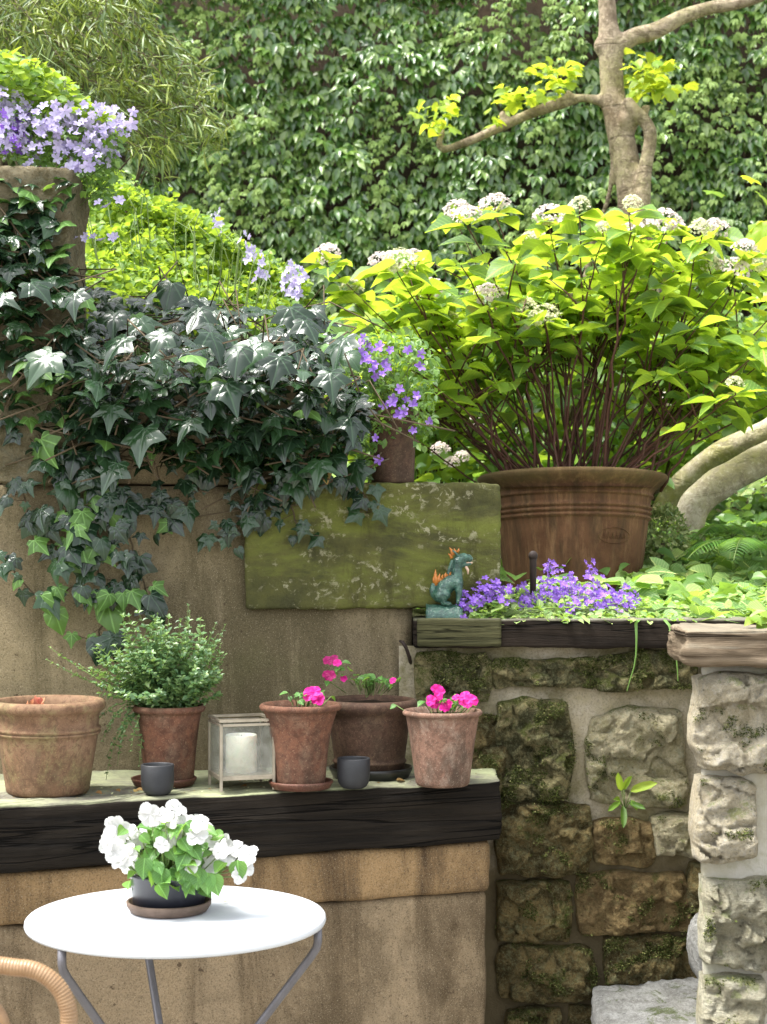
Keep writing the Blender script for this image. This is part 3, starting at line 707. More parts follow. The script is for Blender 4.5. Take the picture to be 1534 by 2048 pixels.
# ================================================================== TREES
def tube_px(mb, pts, Y, par, sides=14, sub=5):
    """pts (px,py,rpx[,dY]); smooth"""
    Q = [(at(p[0], p[1], Y+(p[3] if len(p) > 3 else 0)), p[2]/F*Y) for p in pts]; n = len(Q); out = []; rad = []
    for i in range(n-1):
        p0, p1, p2, p3 = Q[max(i-1, 0)], Q[i], Q[i+1], Q[min(i+2, n-1)]
        for k in range(sub+(1 if i == n-2 else 0)):
            t = k/sub
            cr_ = .5*((2*p1[0])+(-p0[0]+p2[0])*t+(2*p0[0]-5*p1[0]+4*p2[0]-p3[0])*t*t+(-p0[0]+3*p1[0]-3*p2[0]+p3[0])*t**3)
            out.append(cr_-par); rad.append((p1[1]*(1-t)+p2[1]*t)*(1+.09*mn.noise(cr_*14)))
    mb.tube(out, [q_*.88 for q_ in rad], sides)
def remesh(o, vx, disp=None):
    m = o.modifiers.new('remesh', 'REMESH'); m.mode = 'VOXEL'; m.voxel_size = vx; m.use_smooth_shade = True
    s_ = o.modifiers.new('smooth', 'SMOOTH'); s_.factor = .6; s_.iterations = 4
    return o
TY = 7.2; tb = at(1310, 960, TY)
tree = empty('pollarded_tree', (tb.x, TY, gz(tb.x, TY)), 'grey barked pollarded tree with cut limbs standing before the creeper wall', 'tree')
mb = MB(); pl = tree.location
tube_px(mb, [(1322,1080,44),(1310,900,42),(1296,700,40),(1278,520,38),(1266,420,34),(1254,330,31),(1238,255,31),(1226,190,27),(1222,130,28),(1220,90,28),(1216,40,21),(1211,-40,19),(1206,-160,17)], TY, pl, 20)
tube_px(mb, [(1222,110,22),(1262,76,21),(1310,62,20),(1365,34,17),(1420,16,16),(1480,6,14),(1560,-24,12),(1650,-80,10)], TY, pl)
tube_px(mb, [(1236,222,16),(1205,204,13),(1165,196,10),(1125,206,14),(1070,224,13),(1010,250,12),(950,278,11),(905,295,10),(882,300,9)], TY, pl)
tube_px(mb, [(888,298,8),(876,290,7),(884,270,8),(888,258,5)], TY, pl); tube_px(mb, [(1012,248,9),(1006,232,10),(1002,222,6)], TY, pl); tube_px(mb, [(1135,200,9),(1136,188,9),(1140,180,5)], TY, pl)
tube_px(mb, [(1278,470,26),(1284,400,20),(1292,330,16),(1301,275,16),(1292,245,15),(1272,225,16),(1258,206,14),(1254,195,10)], TY-.08, pl)
tube_px(mb, [(1285,235,12),(1294,210,10)], TY, pl)
tube_px(mb, [(1222,290,7),(1224,330,6),(1218,390,7),(1205,430,7),(1188,475,8),(1170,560,8),(1150,700,8),(1140,900,8)], TY+.05, pl, 8)
mb.ball(at(1208, 92, TY)-pl, .045); mb.ball(at(1252, 245, TY-.02)-pl, .055)
remesh(mb.build('trunk', M['bark'], tree), .011)
L = Leaves()
for (cx, cy, sx_, sy_, n) in ((885,225,28,18,26),(875,255,22,12,16),(1010,195,22,14,16),(1045,190,30,10,16),(1100,160,35,22,34),(1130,145,22,16,16),(1290,140,40,24,40),(1310,180,34,20,30),(1275,165,20,30,16),(990,240,10,12,7),(1330,150,18,14,12)):
    for _ in range(n):
        p = at(random.gauss(cx, sx_*.75), random.gauss(cy, sy_*.75), TY+random.uniform(-.18, .18))
        L.add(T_FIG if random.random() < .6 else T_RND[1], [p], (random.gauss(0, 1), random.gauss(-.2, .6), random.gauss(-.2, .4)), (random.gauss(0, .4), random.gauss(-.2, .4), 1), random.uniform(.03, .065))
L.build('crown', M['tree_leaf'], tree)
# leaning tree
TY2 = 5.9; tb = at(1385, 1060, TY2)
lt = empty('leaning_tree', (tb.x, TY2, gz(tb.x, TY2)), 'pale mossy leaning tree trunk forking up to the right edge', 'tree')
mb = MB(); pl = lt.location
tube_px(mb, [(1385,1180,30),(1388,1090,30),(1380,1050,34),(1390,1010,36),(1428,975,37),(1478,945,37),(1534,915,36),(1620,870,34),(1760,790,30),(1900,690,26)], TY2, pl, 20)
tube_px(mb, [(1310,1100,30,.45),(1330,1010,27,.4),(1380,950,27,.35),(1440,905,28,.3),(1500,878,30,.25),(1560,845,28,.2),(1680,740,26,.2),(1760,600,24,.2)], TY2, pl, 18)
remesh(mb.build('trunk', M['bark2'], lt), .010)
L = Leaves()
for _ in range(500):
    p = at(random.gauss(1800, 150), random.gauss(560, 120), TY2+random.uniform(-.7, .7))
    L.add(T_FIG, [p], (random.gauss(0, 1), random.gauss(-.2, .6), -.4), (random.gauss(0, .4), random.gauss(-.2, .4), 1), random.uniform(.06, .1))
L.build('crown', M['tree_leaf'], lt)

# ================================================================== BAMBOO
bb = empty('bamboo', (at(200, 900, 6.3).x, 6.4, 1.7), 'arching bamboo clump with narrow olive leaves at the upper left', 'bamboo')
poly = [(-200,-60),(300,-60),(312,60),(360,85),(400,120),(412,170),(448,230),(440,290),(400,300),(395,320),(350,300),(340,370),(300,330),(270,300),(240,240),(200,200),(0,150),(-200,140)]
L = Leaves(); mb = MB(); cents = sample(poly, 800)
for (x, y) in cents:
    Y = 6.2+random.uniform(-.35, .45)
    c_ = at(x, y, Y); fx = .35+.75*(x/430); base = Vector((fx*random.uniform(.4, 1.2), random.uniform(-.6, .3), random.uniform(-.95, -.1)))
    if random.random() < .4: base = Vector((random.gauss(0, .8), random.gauss(-.3, .4), random.gauss(0, .5)))
    q = c_-base.normalized()*.10; mb.tube([q-bb.location-Vector((.02, 0, -.02)), c_-bb.location], .0015, 3)
    for k in range(random.randint(7, 11)):
        d = base+Vector((random.gauss(0, .62), random.gauss(0, .5), random.gauss(0, .55)))
        p = c_-base.normalized()*random.uniform(0, .09)
        L.add(T_LAN[random.randrange(3)], [p], tuple(d), (random.gauss(0, .5), random.gauss(-.5, .3), 1), random.uniform(.04, .088))
L.build('leaves', M['bamboo'], bb)
for i in range(22):
    tx, ty = random.choice(cents); Y = 6.4+random.uniform(-.2, .2); e = at(tx, ty, Y)-bb.location; s0 = Vector((random.uniform(-.5, .25), random.uniform(-.15, .15), 0))
    mid = Vector((s0.x*.6+e.x*.4-.08, s0.y, e.z*1.02))
    pts = [s0*(1-t)**2+mid*2*t*(1-t)+e*t*t for t in [k/14 for k in range(15)]]
    mb.tube(pts, [.007*(1-.7*k/14) for k in range(15)], 6)
mb.build('canes', M['vine'], bb)

# ================================================================== lime shrub behind the ivy
ls = empty('lime_green_shrub', (at(380, 600, 5.1).x, 5.1, 1.6), 'bright lime green leafy shrub mound behind the ivy on the wall', 'shrub')
poly = [(150,430),(200,400),(250,385),(300,395),(345,410),(400,430),(440,455),(500,495),(545,530),(600,580),(640,620),(600,660),(400,660),(170,650),(150,560)]
L = Leaves(); mb = MB()
pts = sample(poly, 9500); P=[]; 
for (x, y) in pts:
    top = 400+max(0, x-260)*.5; dep = min(1, max(0, (y-top)/200)); Y = 5.45-.75*dep+random.uniform(-.10, .26)+.12*mn.noise(Vector((x/45, y/30, 0))); P.append(at(x, y, Y))
for _ in range(1500):
    x = random.uniform(150, 620); top = 395+max(0, x-260)*.55; y = top-abs(random.gauss(0, 16))-8*math.sin(x/17); P.append(at(x, y, 5.35+random.uniform(-.1, .25)))
n = len(P); P = np.array(P)
D = np.stack([rng.normal(.1, .7, n), rng.normal(-.4, .5, n), rng.normal(.0, .5, n)], 1); Nn = np.stack([rng.normal(0, .6, n), rng.normal(-.3, .6, n), np.ones(n)], 1)
L.add(T_RND[0], P[::2], D[::2], Nn[::2], rng.uniform(.010, .030, n)[::2], 0); L.add(T_OVW[0], P[1::2], D[1::2], Nn[1::2], rng.uniform(.012, .034, n)[1::2], 0)
L.build('leaves', M['lime'], ls)
for (x, y) in sample(poly[:], 130):
    Y = 5.1+random.uniform(-.3, .3); a = at(x, y, Y)-ls.location; b0 = Vector((a.x*.5, random.uniform(-.05, .05), 0)); mb.tube([b0, (a+b0)/2+Vector((0, 0, .05)), a, a+Vector((random.gauss(0, .03), random.gauss(0, .03), .045))], [.003, .002, .0014, .001], 4)
mb.build('stems', M['greenstem'], ls)
def make_flower(T, mat, name='flower', curl=None):
    me_o = Leaves(); me_o.add(T, [(0, 0, 0)], (0, 1, 0), (0, 0, 1), 1.0, 0)
    o = me_o.build(name, mat, loc=(0, 0, 0)); return o
def place(src, P, N, S, parent, name='flower', first=[True]):
    o = src.copy(); o.name = name; COL.objects.link(o); o.parent = parent
    q = Vector(N).to_track_quat('Z', 'Y'); q = q @ __import__('mathutils').Quaternion((0, 0, 1), random.uniform(0, 6.28))
    o.rotation_mode = 'QUATERNION'; o.rotation_quaternion = q; o.scale = (S, S, S); o.location = Vector(P)-parent.location
    return o
def clus(T, n, sp, seed):
    rr_ = random.Random(seed); parts = []
    v_ = []; f_ = []; u_ = []; k_ = 0
    for i in range(n):
        N_3 = unit(np.array([rr_.gauss(0, .5), rr_.gauss(0, .5), 1.0])); D_3 = np.array([rr_.gauss(0, 1), rr_.gauss(0, 1), 0.0]); D_3 = unit(D_3-N_3*np.dot(N_3, D_3)); X_3 = np.cross(D_3, N_3)
        B_3 = np.stack([X_3, D_3, N_3], 1)*rr_.uniform(.75, 1.15)
        v_.append(T[0]@B_3.T+np.array([rr_.gauss(0, sp), rr_.gauss(0, sp), rr_.gauss(0, sp*.5)])); f_.append(T[1]+k_); u_.append(T[2]); k_ += len(T[0])
    return np.concatenate(v_), np.concatenate(f_), np.concatenate(u_)
T_BELL3 = clus(T_BELL, 4, 1.1, 5)
fl_purple3 = make_flower(T_BELL3, M['purple']); fl_lav3 = make_flower(T_BELL3, M['lavender'])
fl_purple = make_flower(T_BELL, M['purple']); fl_lav = make_flower(T_BELL, M['lavender']); fl_pink = make_flower(T_IMP, M['pink']); fl_dpink = make_flower(T_IMP, M['darkpink']); fl_white = make_flower(T_IMP, M['white'])
def T_cluster(T, n, r, dome=.5, s0=.3):
    tv, tf, tu = T; parts = []
    return n
def flower_spikes(parent, spots, h=.1, per=9, src=None, sz=.014):
    for (x, y, Y) in spots:
        b_ = at(x, y, Y); lean = Vector((random.gauss(0, .15), random.gauss(0, .15), 1)).normalized()
        for k in range(per):
            t = k/per; p = b_+lean*h*t+Vector((random.gauss(0, .006), random.gauss(0, .006), 0))
            place(src, p, (random.gauss(0, .8), random.gauss(-.7, .4), random.gauss(.2, .4)), sz*(1-.5*t), parent)
flower_spikes(ls, [(498,520,5.0),(590,590,4.8),(600,590,4.75),(575,580,4.85),(520,560,4.9),(430,470,5.3)], .09, 8, fl_lav, .02)

# ================================================================== lilac bellflower over the post
lb_ = empty('lilac_bellflower', (at(100, 400, 4.45).x, 4.5, 2.35), 'trailing bellflower with pale lilac blooms spilling over the stone post', 'flowering plant')
L = Leaves()
polyA = [(-60,110),(40,105),(90,135),(130,160),(170,200),(215,230),(240,260),(235,330),(225,400),(190,420),(150,350),(90,330),(40,320),(-60,300)]
for (x, y) in sample(polyA, 3000):
    lime = y < 190+.35*x
    L.add(T_RND[0] if lime else T_OVW[1], [at(x, y, 4.38+random.uniform(-.12, .25))], (random.gauss(.1, .7), random.gauss(-.4, .5), random.gauss(-.1, .5)), (random.gauss(0, .4), random.gauss(-.4, .4), 1), random.uniform(.010, .036 if lime else .022), 0 if lime else 1)
L.build('leaves', [M['lime'], M['mid']], lb_)
mb = MB()
for _ in range(70):
    x, y = random.choice(sample(polyA, 1)); a = at(x, y, 4.4)-lb_.location; mb.tube([a, a+Vector((random.gauss(.02, .04), -.02, .03)), a+Vector((random.gauss(.04, .05), -.05, -.04))], .0012, 4)
mb.build('stems', M['greenstem'], lb_)
polyF = [(-30,180),(30,185),(60,200),(110,210),(170,205),(235,230),(245,250),(228,290),(230,380),(205,360),(180,330),(140,345),(110,310),(50,300),(-30,290)]
fp = sample(polyF, 78)+[(65,340),(75,350),(60,345),(80,335),(246,232),(236,238),(215,400),(205,470),(152,470)]+[(random.gauss(20, 18), random.gauss(270, 14)) for _ in range(12)]
for (x, y) in fp[:99]:
    place(fl_lav3 if x > 45 or random.random() < .75 else fl_purple3, at(x, y, 4.27+random.uniform(-.05, .08)), (random.gauss(.1, .5), random.gauss(-1, .3), random.gauss(.5, .4)), random.uniform(.011, .019), lb_)

# ================================================================== IVY
iv = empty('ivy', (at(380, 800, 4.2).x, 4.3, 1.85), 'glossy dark ivy draped over the wall top with trailing vines down the stucco', 'ivy')
L = Leaves(); LY = 0
poly = [(-60,440),(30,450),(80,500),(150,560),(210,580),(290,590),(380,588),(450,612),(560,606),(640,618),(690,680),(722,740),(728,820),(715,880),(742,930),(700,960),(640,955),(560,985),(520,1000),(470,950),(410,945),(360,925),(300,905),(240,930),(170,905),(130,830),(60,720),(0,650),(-60,640)]
def ivyY(x, y):
    t = (y-600)/350
    prof = 4.55 if t < 0 else (4.55-.50*min(1, t/.35) if t < .35 else 4.05+.17*(t-.35)/.65)
    wx = Yw((x-PX0)/F*4.2)-4.36
    if x < 175 and y < 760: prof = min(prof, 4.13)
    return prof+wx*(.9 if x > 175 else .4)
def add_ivy(x, y, Y, s_, mi=0, dn=None, nn=None):
    d = dn or (random.gauss(.05, .45), random.gauss(-.55, .25), random.gauss(-.75, .25)); nr = nn or (random.gauss(0, .4), random.gauss(-.32, .25), random.gauss(.95, .15))
    if dn is None and mi < 2: d = (random.gauss(.05, .6), random.gauss(-.85, .25), random.gauss(-.5, .25))
    if y > 930: d = (random.gauss(0, .5), -.3, -.85)
    L.add(T_IVY[random.choice((0, 0, 1, 2, 3))], [at(x, y, Y)], d, nr, s_, mi)
for (x, y) in sample(poly, 1250):
    lay = random.random(); Y = ivyY(x, y)+lay*.26
    if y > 880 and lay > .5: Y = ivyY(x, y)+random.uniform(0, .12)
    if mn.noise(Vector((x/70, y/55, 3)))*.9+.30 < lay*.2-.10: continue
    add_ivy(x, y, Y, random.uniform(.028, .074) if lay < .5 else random.uniform(.04, .07), 1 if random.random() < .035 else 0)
for (x, y) in [(345,590),(280,660),(250,700),(105,730),(450,790),(290,880),(235,950),(640,945),(400,640),(520,710),(700,860),(580,640),(330,690),(610,665),(690,700),(385,860),(230,650),(150,610),(60,590),(10,610),(420,690),(560,740),(480,720),(660,770)]:
    add_ivy(x, y-25, ivyY(x, y)-.05, random.uniform(.07, .098), 0, (random.gauss(.1, .5), -.5, -.7), (random.gauss(0, .2), -.5, 1))
for (x, y) in sample([(0,345),(60,350),(150,355),(158,600),(120,600),(100,430),(40,400)], 40): add_ivy(x, y, 4.20+random.uniform(0, .04), random.uniform(.025, .06), 1 if random.random() < .35 else 0)
# left thin area over post
for (x, y) in sample([(-60,330),(60,380),(120,430),(100,470),(150,560),(60,560),(-60,540)], 120): add_ivy(x, y, 4.17+random.uniform(0, .06), random.uniform(.03, .07), 1 if random.random() < .15 else 0)
for (x, y) in sample([(-60,640),(60,700),(150,880),(120,960),(60,900),(-60,880)], 60): add_ivy(x, y, Yw((x-PX0)/F*4.3)-random.uniform(.02, .08), random.uniform(.03, .06), 1 if random.random() < .2 else 0)
for (x, y) in sample([(70,930),(300,930),(350,1040),(300,1110),(320,1200),(250,1240),(190,1240),(170,1180),(80,1130),(110,1040)], 52):
    add_ivy(x, y, Yw((x-PX0)/F*4.36)-random.uniform(.03, .10), random.uniform(.028, .066), 1 if random.random() < .18 else 0, None, (random.gauss(0, .35), -.8, random.gauss(.55, .25)))
mb = MB()
trails = [[(225,930),(205,1000),(190,1080),(200,1150),(235,1200),(205,1250)], [(300,900),(330,1000),(345,1050)], [(205,1000),(250,1050),(275,1130),(300,1200),(310,1240)], [(190,1080),(120,1110),(90,1060),(50,1010),(40,960)],
  [(240,1200),(150,1170),(90,1210),(30,1150),(20,1110)], [(560,960),(590,1040),(600,1090)], [(540,990),(500,1040),(460,1060),(430,1080)], [(700,940),(740,1010),(732,1030)], [(470,930),(490,990),(475,1060)], [(130,900),(70,960),(10,975)],
  [(100,800),(70,880),(30,860),(-20,840)], [(170,900),(160,960),(130,1010),(160,1070)], [(620,950),(530,1000),(520,1030)], [(400,920),(380,980),(370,1020)], [(205,1250),(190,1290)]]
for tr in trails:
    pts = []
    for i in range(len(tr)-1):
        for k in range(6):
            t = k/6; x = tr[i][0]*(1-t)+tr[i+1][0]*t+random.uniform(-3, 3); y = tr[i][1]*(1-t)+tr[i+1][1]*t
            pts.append((x, y))
    W = [at(x, y, Yw((x-PX0)/F*4.36)-.035-.02*mn.noise(Vector((x/60, y/60, 0)))) for x, y in pts]
    mb.tube([p-iv.location for p in W], .0022, 5)
    for (x, y), p in zip(pts, W):
        if random.random() < .62:
            mi = 1 if (y > 1080 and random.random() < .3) or random.random() < .1 else 0
            sc = random.uniform(.028, .085) if x < 340 and x > 60 else random.uniform(.022, .05)
            q = p+Vector((random.gauss(0, .022), -random.uniform(.005, .04), random.gauss(0, .015))); mb.tube([p-iv.location, q-iv.location], .001, 4)
            L.add(T_IVY[random.randrange(4)], [q], (random.gauss(0, .55), random.gauss(-.25, .15), -.85), (random.gauss(0, .35), -.9, random.gauss(.45, .25)), sc, mi)
for _ in range(160):
    x, y = random.choice(sample(poly, 1)); Y = ivyY(x, y)+.15; p = at(x, y, Y)-iv.location
    mb.tube([p, p+Vector((random.gauss(0, .08), -.05, random.gauss(0, .05))), p+Vector((random.gauss(0, .12), -.10, -.08))], .0022, 5)
for (x, y) in sample(poly, 1): L.add(T_IVY[2], [at(x, y, ivyY(x, y)+.03)], (random.gauss(0, .5), -.5, -.8), (random.gauss(0, .6), -.7, .4), random.uniform(.03, .055), 2)
L.build('leaves', [M['ivy'], M['ivy_young'], M['dead']], iv); mb.build('stems', M['vine'], iv)

# ================================================================== POTS
def pot_profile(r, h, rb, rimh, rimr, lip=.006, wall=.012, bands=()):
    """outer profile bottom->top->inside ; r= outer rim radius, rb = base radius"""
    body = r-rimr; pr = [(0, 0), (rb*.9, 0), (rb, .004)]
    zs = h-rimh; n = 14; zlist = sorted(set([k/n*zs for k in range(1, n)]))
    for z in zlist: pr.append((rb+(body-rb)*(z/zs), z))
    pts = [(rb+(body-rb)*z/zs, z) for z in zlist]; pr = [(0, 0), (rb*.94, 0), (rb, .005)]+pts
    for (zb, wd, ht) in bands:
        rr = rb+(body-rb)*zb/zs; pr = [p for p in pr if not (zb-wd*1.3 < p[1] < zb+wd*1.3)]
        pr += [(rr, zb-wd*1.2), (rr+ht, zb-wd*.6), (rr+ht*1.1, zb), (rr+ht, zb+wd*.6), (rr+.0005, zb+wd*1.2)]
    pr.sort(key=lambda p: p[1]) if bands else None
    if bands: pr = [(0, 0)]+[p for p in pr if p[0] > 0]
    pr += [(body, zs), (r-lip*.8, zs+.004), (r, zs+rimh*.3), (r+.0005, zs+rimh*.6), (r-lip*.3, h-lip*.5), (r-lip, h), (r-wall+.002, h-.002), (r-wall-.004, h-rimh), (r-wall-.01, h-.05), (rb, h-.08), (0, h-.085)]
    return pr
def pot_roll(r, h, rb, roll, flare=.0):
    """pot with a rolled lip and flared mouth"""
    n = 18; pr = [(0, 0), (rb*.93, 0), (rb, .006)]
    rn = r-roll*1.0
    for k in range(1, n+1):
        t = k/n; pr.append((rb+(rn-rb)*(t*(1-flare)+flare*t**3.2), .006+(h-roll*2-.006)*t))
    for k in range(9):
        a = -math.pi/2+math.pi*1.2*k/8; pr.append((rn+roll*.35+roll*.85*math.cos(a)*(1 if k < 5 else .8), h-roll+roll*math.sin(a)))
    pr += [(rn-.006, h-roll*1.5), (rn-.014, h-.04), (rb, h-.06), (0, h-.062)]
    return pr
def saucer_prof(r, h=.018):
    return [(0, 0), (r*.86, 0), (r*.9, .001), (r*.985, h*.75), (r, h), (r-.003, h+.0015), (r-.007, h), (r*.9, .006), (0, .0055)]
LZ = .877
def on_ledge(px, Y): return Vector(((px-PX0)/F*Y, Y, LZ))
def potted(name, px, Y, prof, mat, label, cat='potted plant', soilr=.05, soilz=.1, z=LZ, wob=.006, extra=None, sd=0):
    p = empty(name, ((px-PX0)/F*Y, Y, z), label, cat)
    mb = MB(); mb.lathe(prof, 72, wob=wob, sd=sd)
    if extra: extra(mb)
    mb.build('pot', mat, p)
    mb = MB(); n = 26
    V = [(0, 0, soilz+.004)]; f = []
    for i in range(1, 9):
        for k in range(n):
            a = 2*math.pi*k/n; r = soilr*i/8; V.append((r*math.cos(a), r*math.sin(a), soilz+.006*mn.fractal(Vector((r*math.cos(a)*40, r*math.sin(a)*40, sd)), .7, 2, 4)))
    for k in range(n): f.append((0, 1+k, 1+(k+1) % n))
    for i in range(7):
        for k in range(n): f.append((1+i*n+k, 1+(i+1)*n+k, 1+(i+1)*n+(k+1) % n, 1+i*n+(k+1) % n))
    mb.add(V, f); mb.build('soil', M['soil'], p)
    return p
def saucer(px, Y, r, h, mat, label, z=LZ):
    mb = MB(); mb.lathe(saucer_prof(r, h), 64, wob=.004); o = mb.build('saucer', mat, loc=((px-PX0)/F*Y, Y, z)); tag(o, label, 'saucer'); return o
ppm = lambda px, Y: px/F*Y
# left big pot (rolled rim + double ring)
YA = 3.93; rA = ppm(113, YA)
def rolled_big():
    h = ppm(186, YA); rb = ppm(82, YA); rn = rA-.012; roll = .0135
    pr = [(0, 0), (rb*.95, 0), (rb, .006)]
    for k in range(1, 15): t = k/14; pr.append((rb+(rn-.004-rb)*t, .006+(h-.058)*t*.82))
    z1 = pr[-1][1]; r1 = pr[-1][0]
    pr += [(r1+.005, z1+.002), (r1+.007, z1+.006), (r1+.001, z1+.008), (r1+.007, z1+.011), (r1+.007, z1+.016), (r1+.001, z1+.019), (r1+.003, h-.034), (rn+.002, h-.03)]
    for k in range(9): a = -math.pi*.45+math.pi*1.15*k/8; pr.append((rn+.001+roll*math.cos(a)*.95, h-roll+roll*math.sin(a)))
    pr += [(rn-.012, h-.02), (rn-.018, h-.05), (0, h-.052)]
    return pr
pA = potted('terracotta_planter', 96, YA, rolled_big(), M['terra_left'], 'wide weathered terracotta planter at the left edge with red succulent stubs', 'potted plant', rA-.03, ppm(186, YA)-.022)
L = Leaves()
for (x, y, s_) in [(62,1412,.022),(66,1408,.02),(76,1405,.024),(80,1404,.02),(84,1410,.018),(72,1418,.02),(98,1416,.024),(108,1418,.024),(58,1420,.018),(92,1420,.02),(120,1421,.018),(88,1422,.02),(160,1418,.014),(20,1420,.014)]:
    for _ in range(3):
        L.add(T_SML, [at(x+random.uniform(-3, 3), y+7, YA-.03)], (random.gauss(0, .5), random.gauss(0, .4), 1.2 if x < 86 else .3), (random.gauss(0, 1), -1, .3), s_)
L.build('succulent', M['succ'], pA)
# shrub pot
YB = 4.02; hB = ppm(160, YB)-.006
saucer(328, YB+.03, ppm(66, YB), .017, M['terra_saucer'], 'brown terracotta saucer under the pot with the small leafed shrub')
pB = potted('potted_shrub', 338, YB+.03, pot_roll(ppm(72, YB), hB, ppm(50, YB), .008, .35), M['terra_red'], 'terracotta pot with a bushy small leafed shrub trailing to the left', soilr=.066, soilz=hB-.012, z=LZ+.007, sd=3)
L = Leaves(); mb = MB(); base = Vector(pB.location)+Vector((0, 0, hB-.01))
def sprig(b0, tip, n, ls, droop=0, r=.0011, dens=1.0):
    mid = (b0+tip)/2+Vector((random.gauss(0, .01)+(tip.x-b0.x)*.12, random.gauss(0, .01), .005+droop))
    pts = [b0*(1-t)**2+mid*2*t*(1-t)+tip*t*t for t in [k/n for k in range(n+1)]]
    mb.tube([p-pB.location for p in pts], [r*(1.3-.7*k/n) for k in range(n+1)], 4)
    for k in range(1, n+1):
        d = (pts[k]-pts[k-1]).normalized(); a0 = random.uniform(0, 6.28)
        for j in (0, 1, 2, 3):
            if random.random() > dens: continue
            a = a0+math.pi/2*j; sd_ = Vector((math.cos(a), math.sin(a), 0)); dd = sd_*random.uniform(.5, 1)+d*random.uniform(.2, 1.0)+Vector((0, 0, random.gauss(0, .3)))
            L.add(T_SML, [pts[k]], tuple(dd), tuple(d+Vector((0, -.2, .5))), ls*random.uniform(.7, 1.2)*(1 if k < n-1 else .7), 0)
for i in range(165):
    x = min(440, max(185, random.gauss(318, 66))); y = 1400-random.uniform(10, 170)*math.sqrt(max(.25, 1-((x-325)/175)**2))*random.uniform(.8, 1.15)
    sprig(base+Vector((random.uniform(-.045, .045), random.uniform(-.045, .045), 0)), at(x, y, YB+random.uniform(-.10, .12)), 12, .0175)
for i in range(26):   # tall airy
    x = random.uniform(300, 455); y = random.uniform(1210, 1330)
    sprig(base+Vector((random.uniform(.0, .05), random.uniform(.0, .045), 0)), at(x, y, YB+random.uniform(.0, .14)), 15, .0095, dens=.7)
for (x, y) in [(100,1295),(120,1310),(95,1320),(130,1340),(160,1330),(185,1300),(430,1290),(450,1310)]:
    sprig(base+Vector((-.03 if x < 300 else .03, -.01, 0)), at(x, y, YB+.02), 15, .011, dens=.6)
for (x, y) in [(240,1470),(205,1480),(215,1510),(262,1500),(195,1440),(220,1455),(235,1530),(270,1460),(278,1530),(212,1560)]:
    b0 = base+Vector((-.05, random.uniform(-.03, .03), 0)); tip = at(x, y, YB-.03); sprig(b0, tip, 14, .0105, .05, dens=.6)
L.build('leaves', M['small'], pB); mb.build('stems', M['greenstem'], pB)
# impatiens helper
def impatiens(p, cx, cy, Y, spread, nleaf, blooms, lsz=.028, fsz=.017, src=None, hh=.03):
    L = Leaves(); mb = MB()
    for _ in range(nleaf):
        x = random.gauss(cx, spread*.5); y = cy+random.uniform(-hh*500, 8); q = at(x, y, Y+random.uniform(-.04, .04)); b0 = Vector((p.location.x+(q.x-p.location.x)*.6, p.location.y, q.z-.03))
        mb.tube([b0-p.location, q-p.location], .0011, 4)
        L.add(T_OVW[random.randrange(2)], [q], (random.gauss(0, .8), random.gauss(-.4, .6), random.gauss(0, .25)), (random.gauss(0, .35), random.gauss(-.3, .3), 1), lsz*random.uniform(.6, 1.15))
    L.build('leaves', M['imp_leaf'], p); mb.build('stems', M['greenstem'], p)
    for (x, y, s_, sr) in blooms:
        place(sr, at(x, y, Y-.05+random.uniform(-.02, .02)), (random.gauss(0, .35), -1, random.gauss(.55, .3)), s_, p)
# middle front pot
YC = 3.99; hC = ppm(166, YC)-.003
saucer(602, YC+.01, ppm(65, YC), .017, M['terra_saucer'], 'reddish terracotta saucer under the pot with one magenta bloom')
pC = potted('potted_impatiens', 601, YC+.01, pot_roll(ppm(81, YC), hC, ppm(50, YC), .008, .6), M['terra_red'], 'flared terracotta pot with a single magenta bloom, on a saucer right of the lantern', soilr=.075, soilz=hC-.016, z=LZ+.007, sd=7)
impatiens(pC, 612, 1392, YC, 46, 22, [(624,1388,.021,fl_pink),(636,1398,.018,fl_pink),(630,1382,.014,fl_pink)], .02, hh=.014)
# rear pot
YD = 4.18; hD = ppm(152, YD)
saucer(742, YD, ppm(84, YD), .026, M['black_saucer'], 'black plastic saucer under the dark brown pot')
def rimD():
    r, h, rb = ppm(95, YD), hD, ppm(70, YD); rn = r-.010
    pr = [(0, 0), (rb*.95, 0), (rb, .005), (rb+.001, .03), (rb+.005, .033), (rb+.005, .037), (rb+.001, .04)]
    for k in range(1, 14): t = k/13; pr.append((rb+.001+(rn-.006-rb)*t, .04+(h-.078)*t))
    pr += [(rn-.002, h-.034), (r-.006, h-.028), (r, h-.02), (r+.001, h-.01), (r-.004, h-.001), (r-.010, h), (r-.016, h-.008), (r-.02, h-.05), (0, h-.052)]
    return pr
pD = potted('potted_impatiens', 739, YD, rimD(), M['terra_brown'], 'large dark brown pot at the back with small leaves and dark pink blooms', soilr=.098, soilz=hD-.014, z=LZ+.006, sd=9)
impatiens(pD, 735, 1360, YD, 85, 46, [(655,1322,.014,fl_dpink),(668,1318,.012,fl_dpink),(662,1352,.016,fl_dpink),(654,1350,.014,fl_dpink),(688,1358,.010,fl_pink),(786,1361,.009,fl_pink),(675,1326,.011,fl_pink)], .022, hh=.02)
L = Leaves()
for (x, y) in [(672,1330),(680,1336),(684,1326),(690,1340),(700,1342),(676,1345)]:
    L.add(T_OVW[0], [at(x, y, YD-.03)], (random.gauss(0, 1), -.4, random.gauss(0, .3)), (random.gauss(0, .3), -.4, 1), .022)
L.build('shoot', M['imp_leaf'], pD)
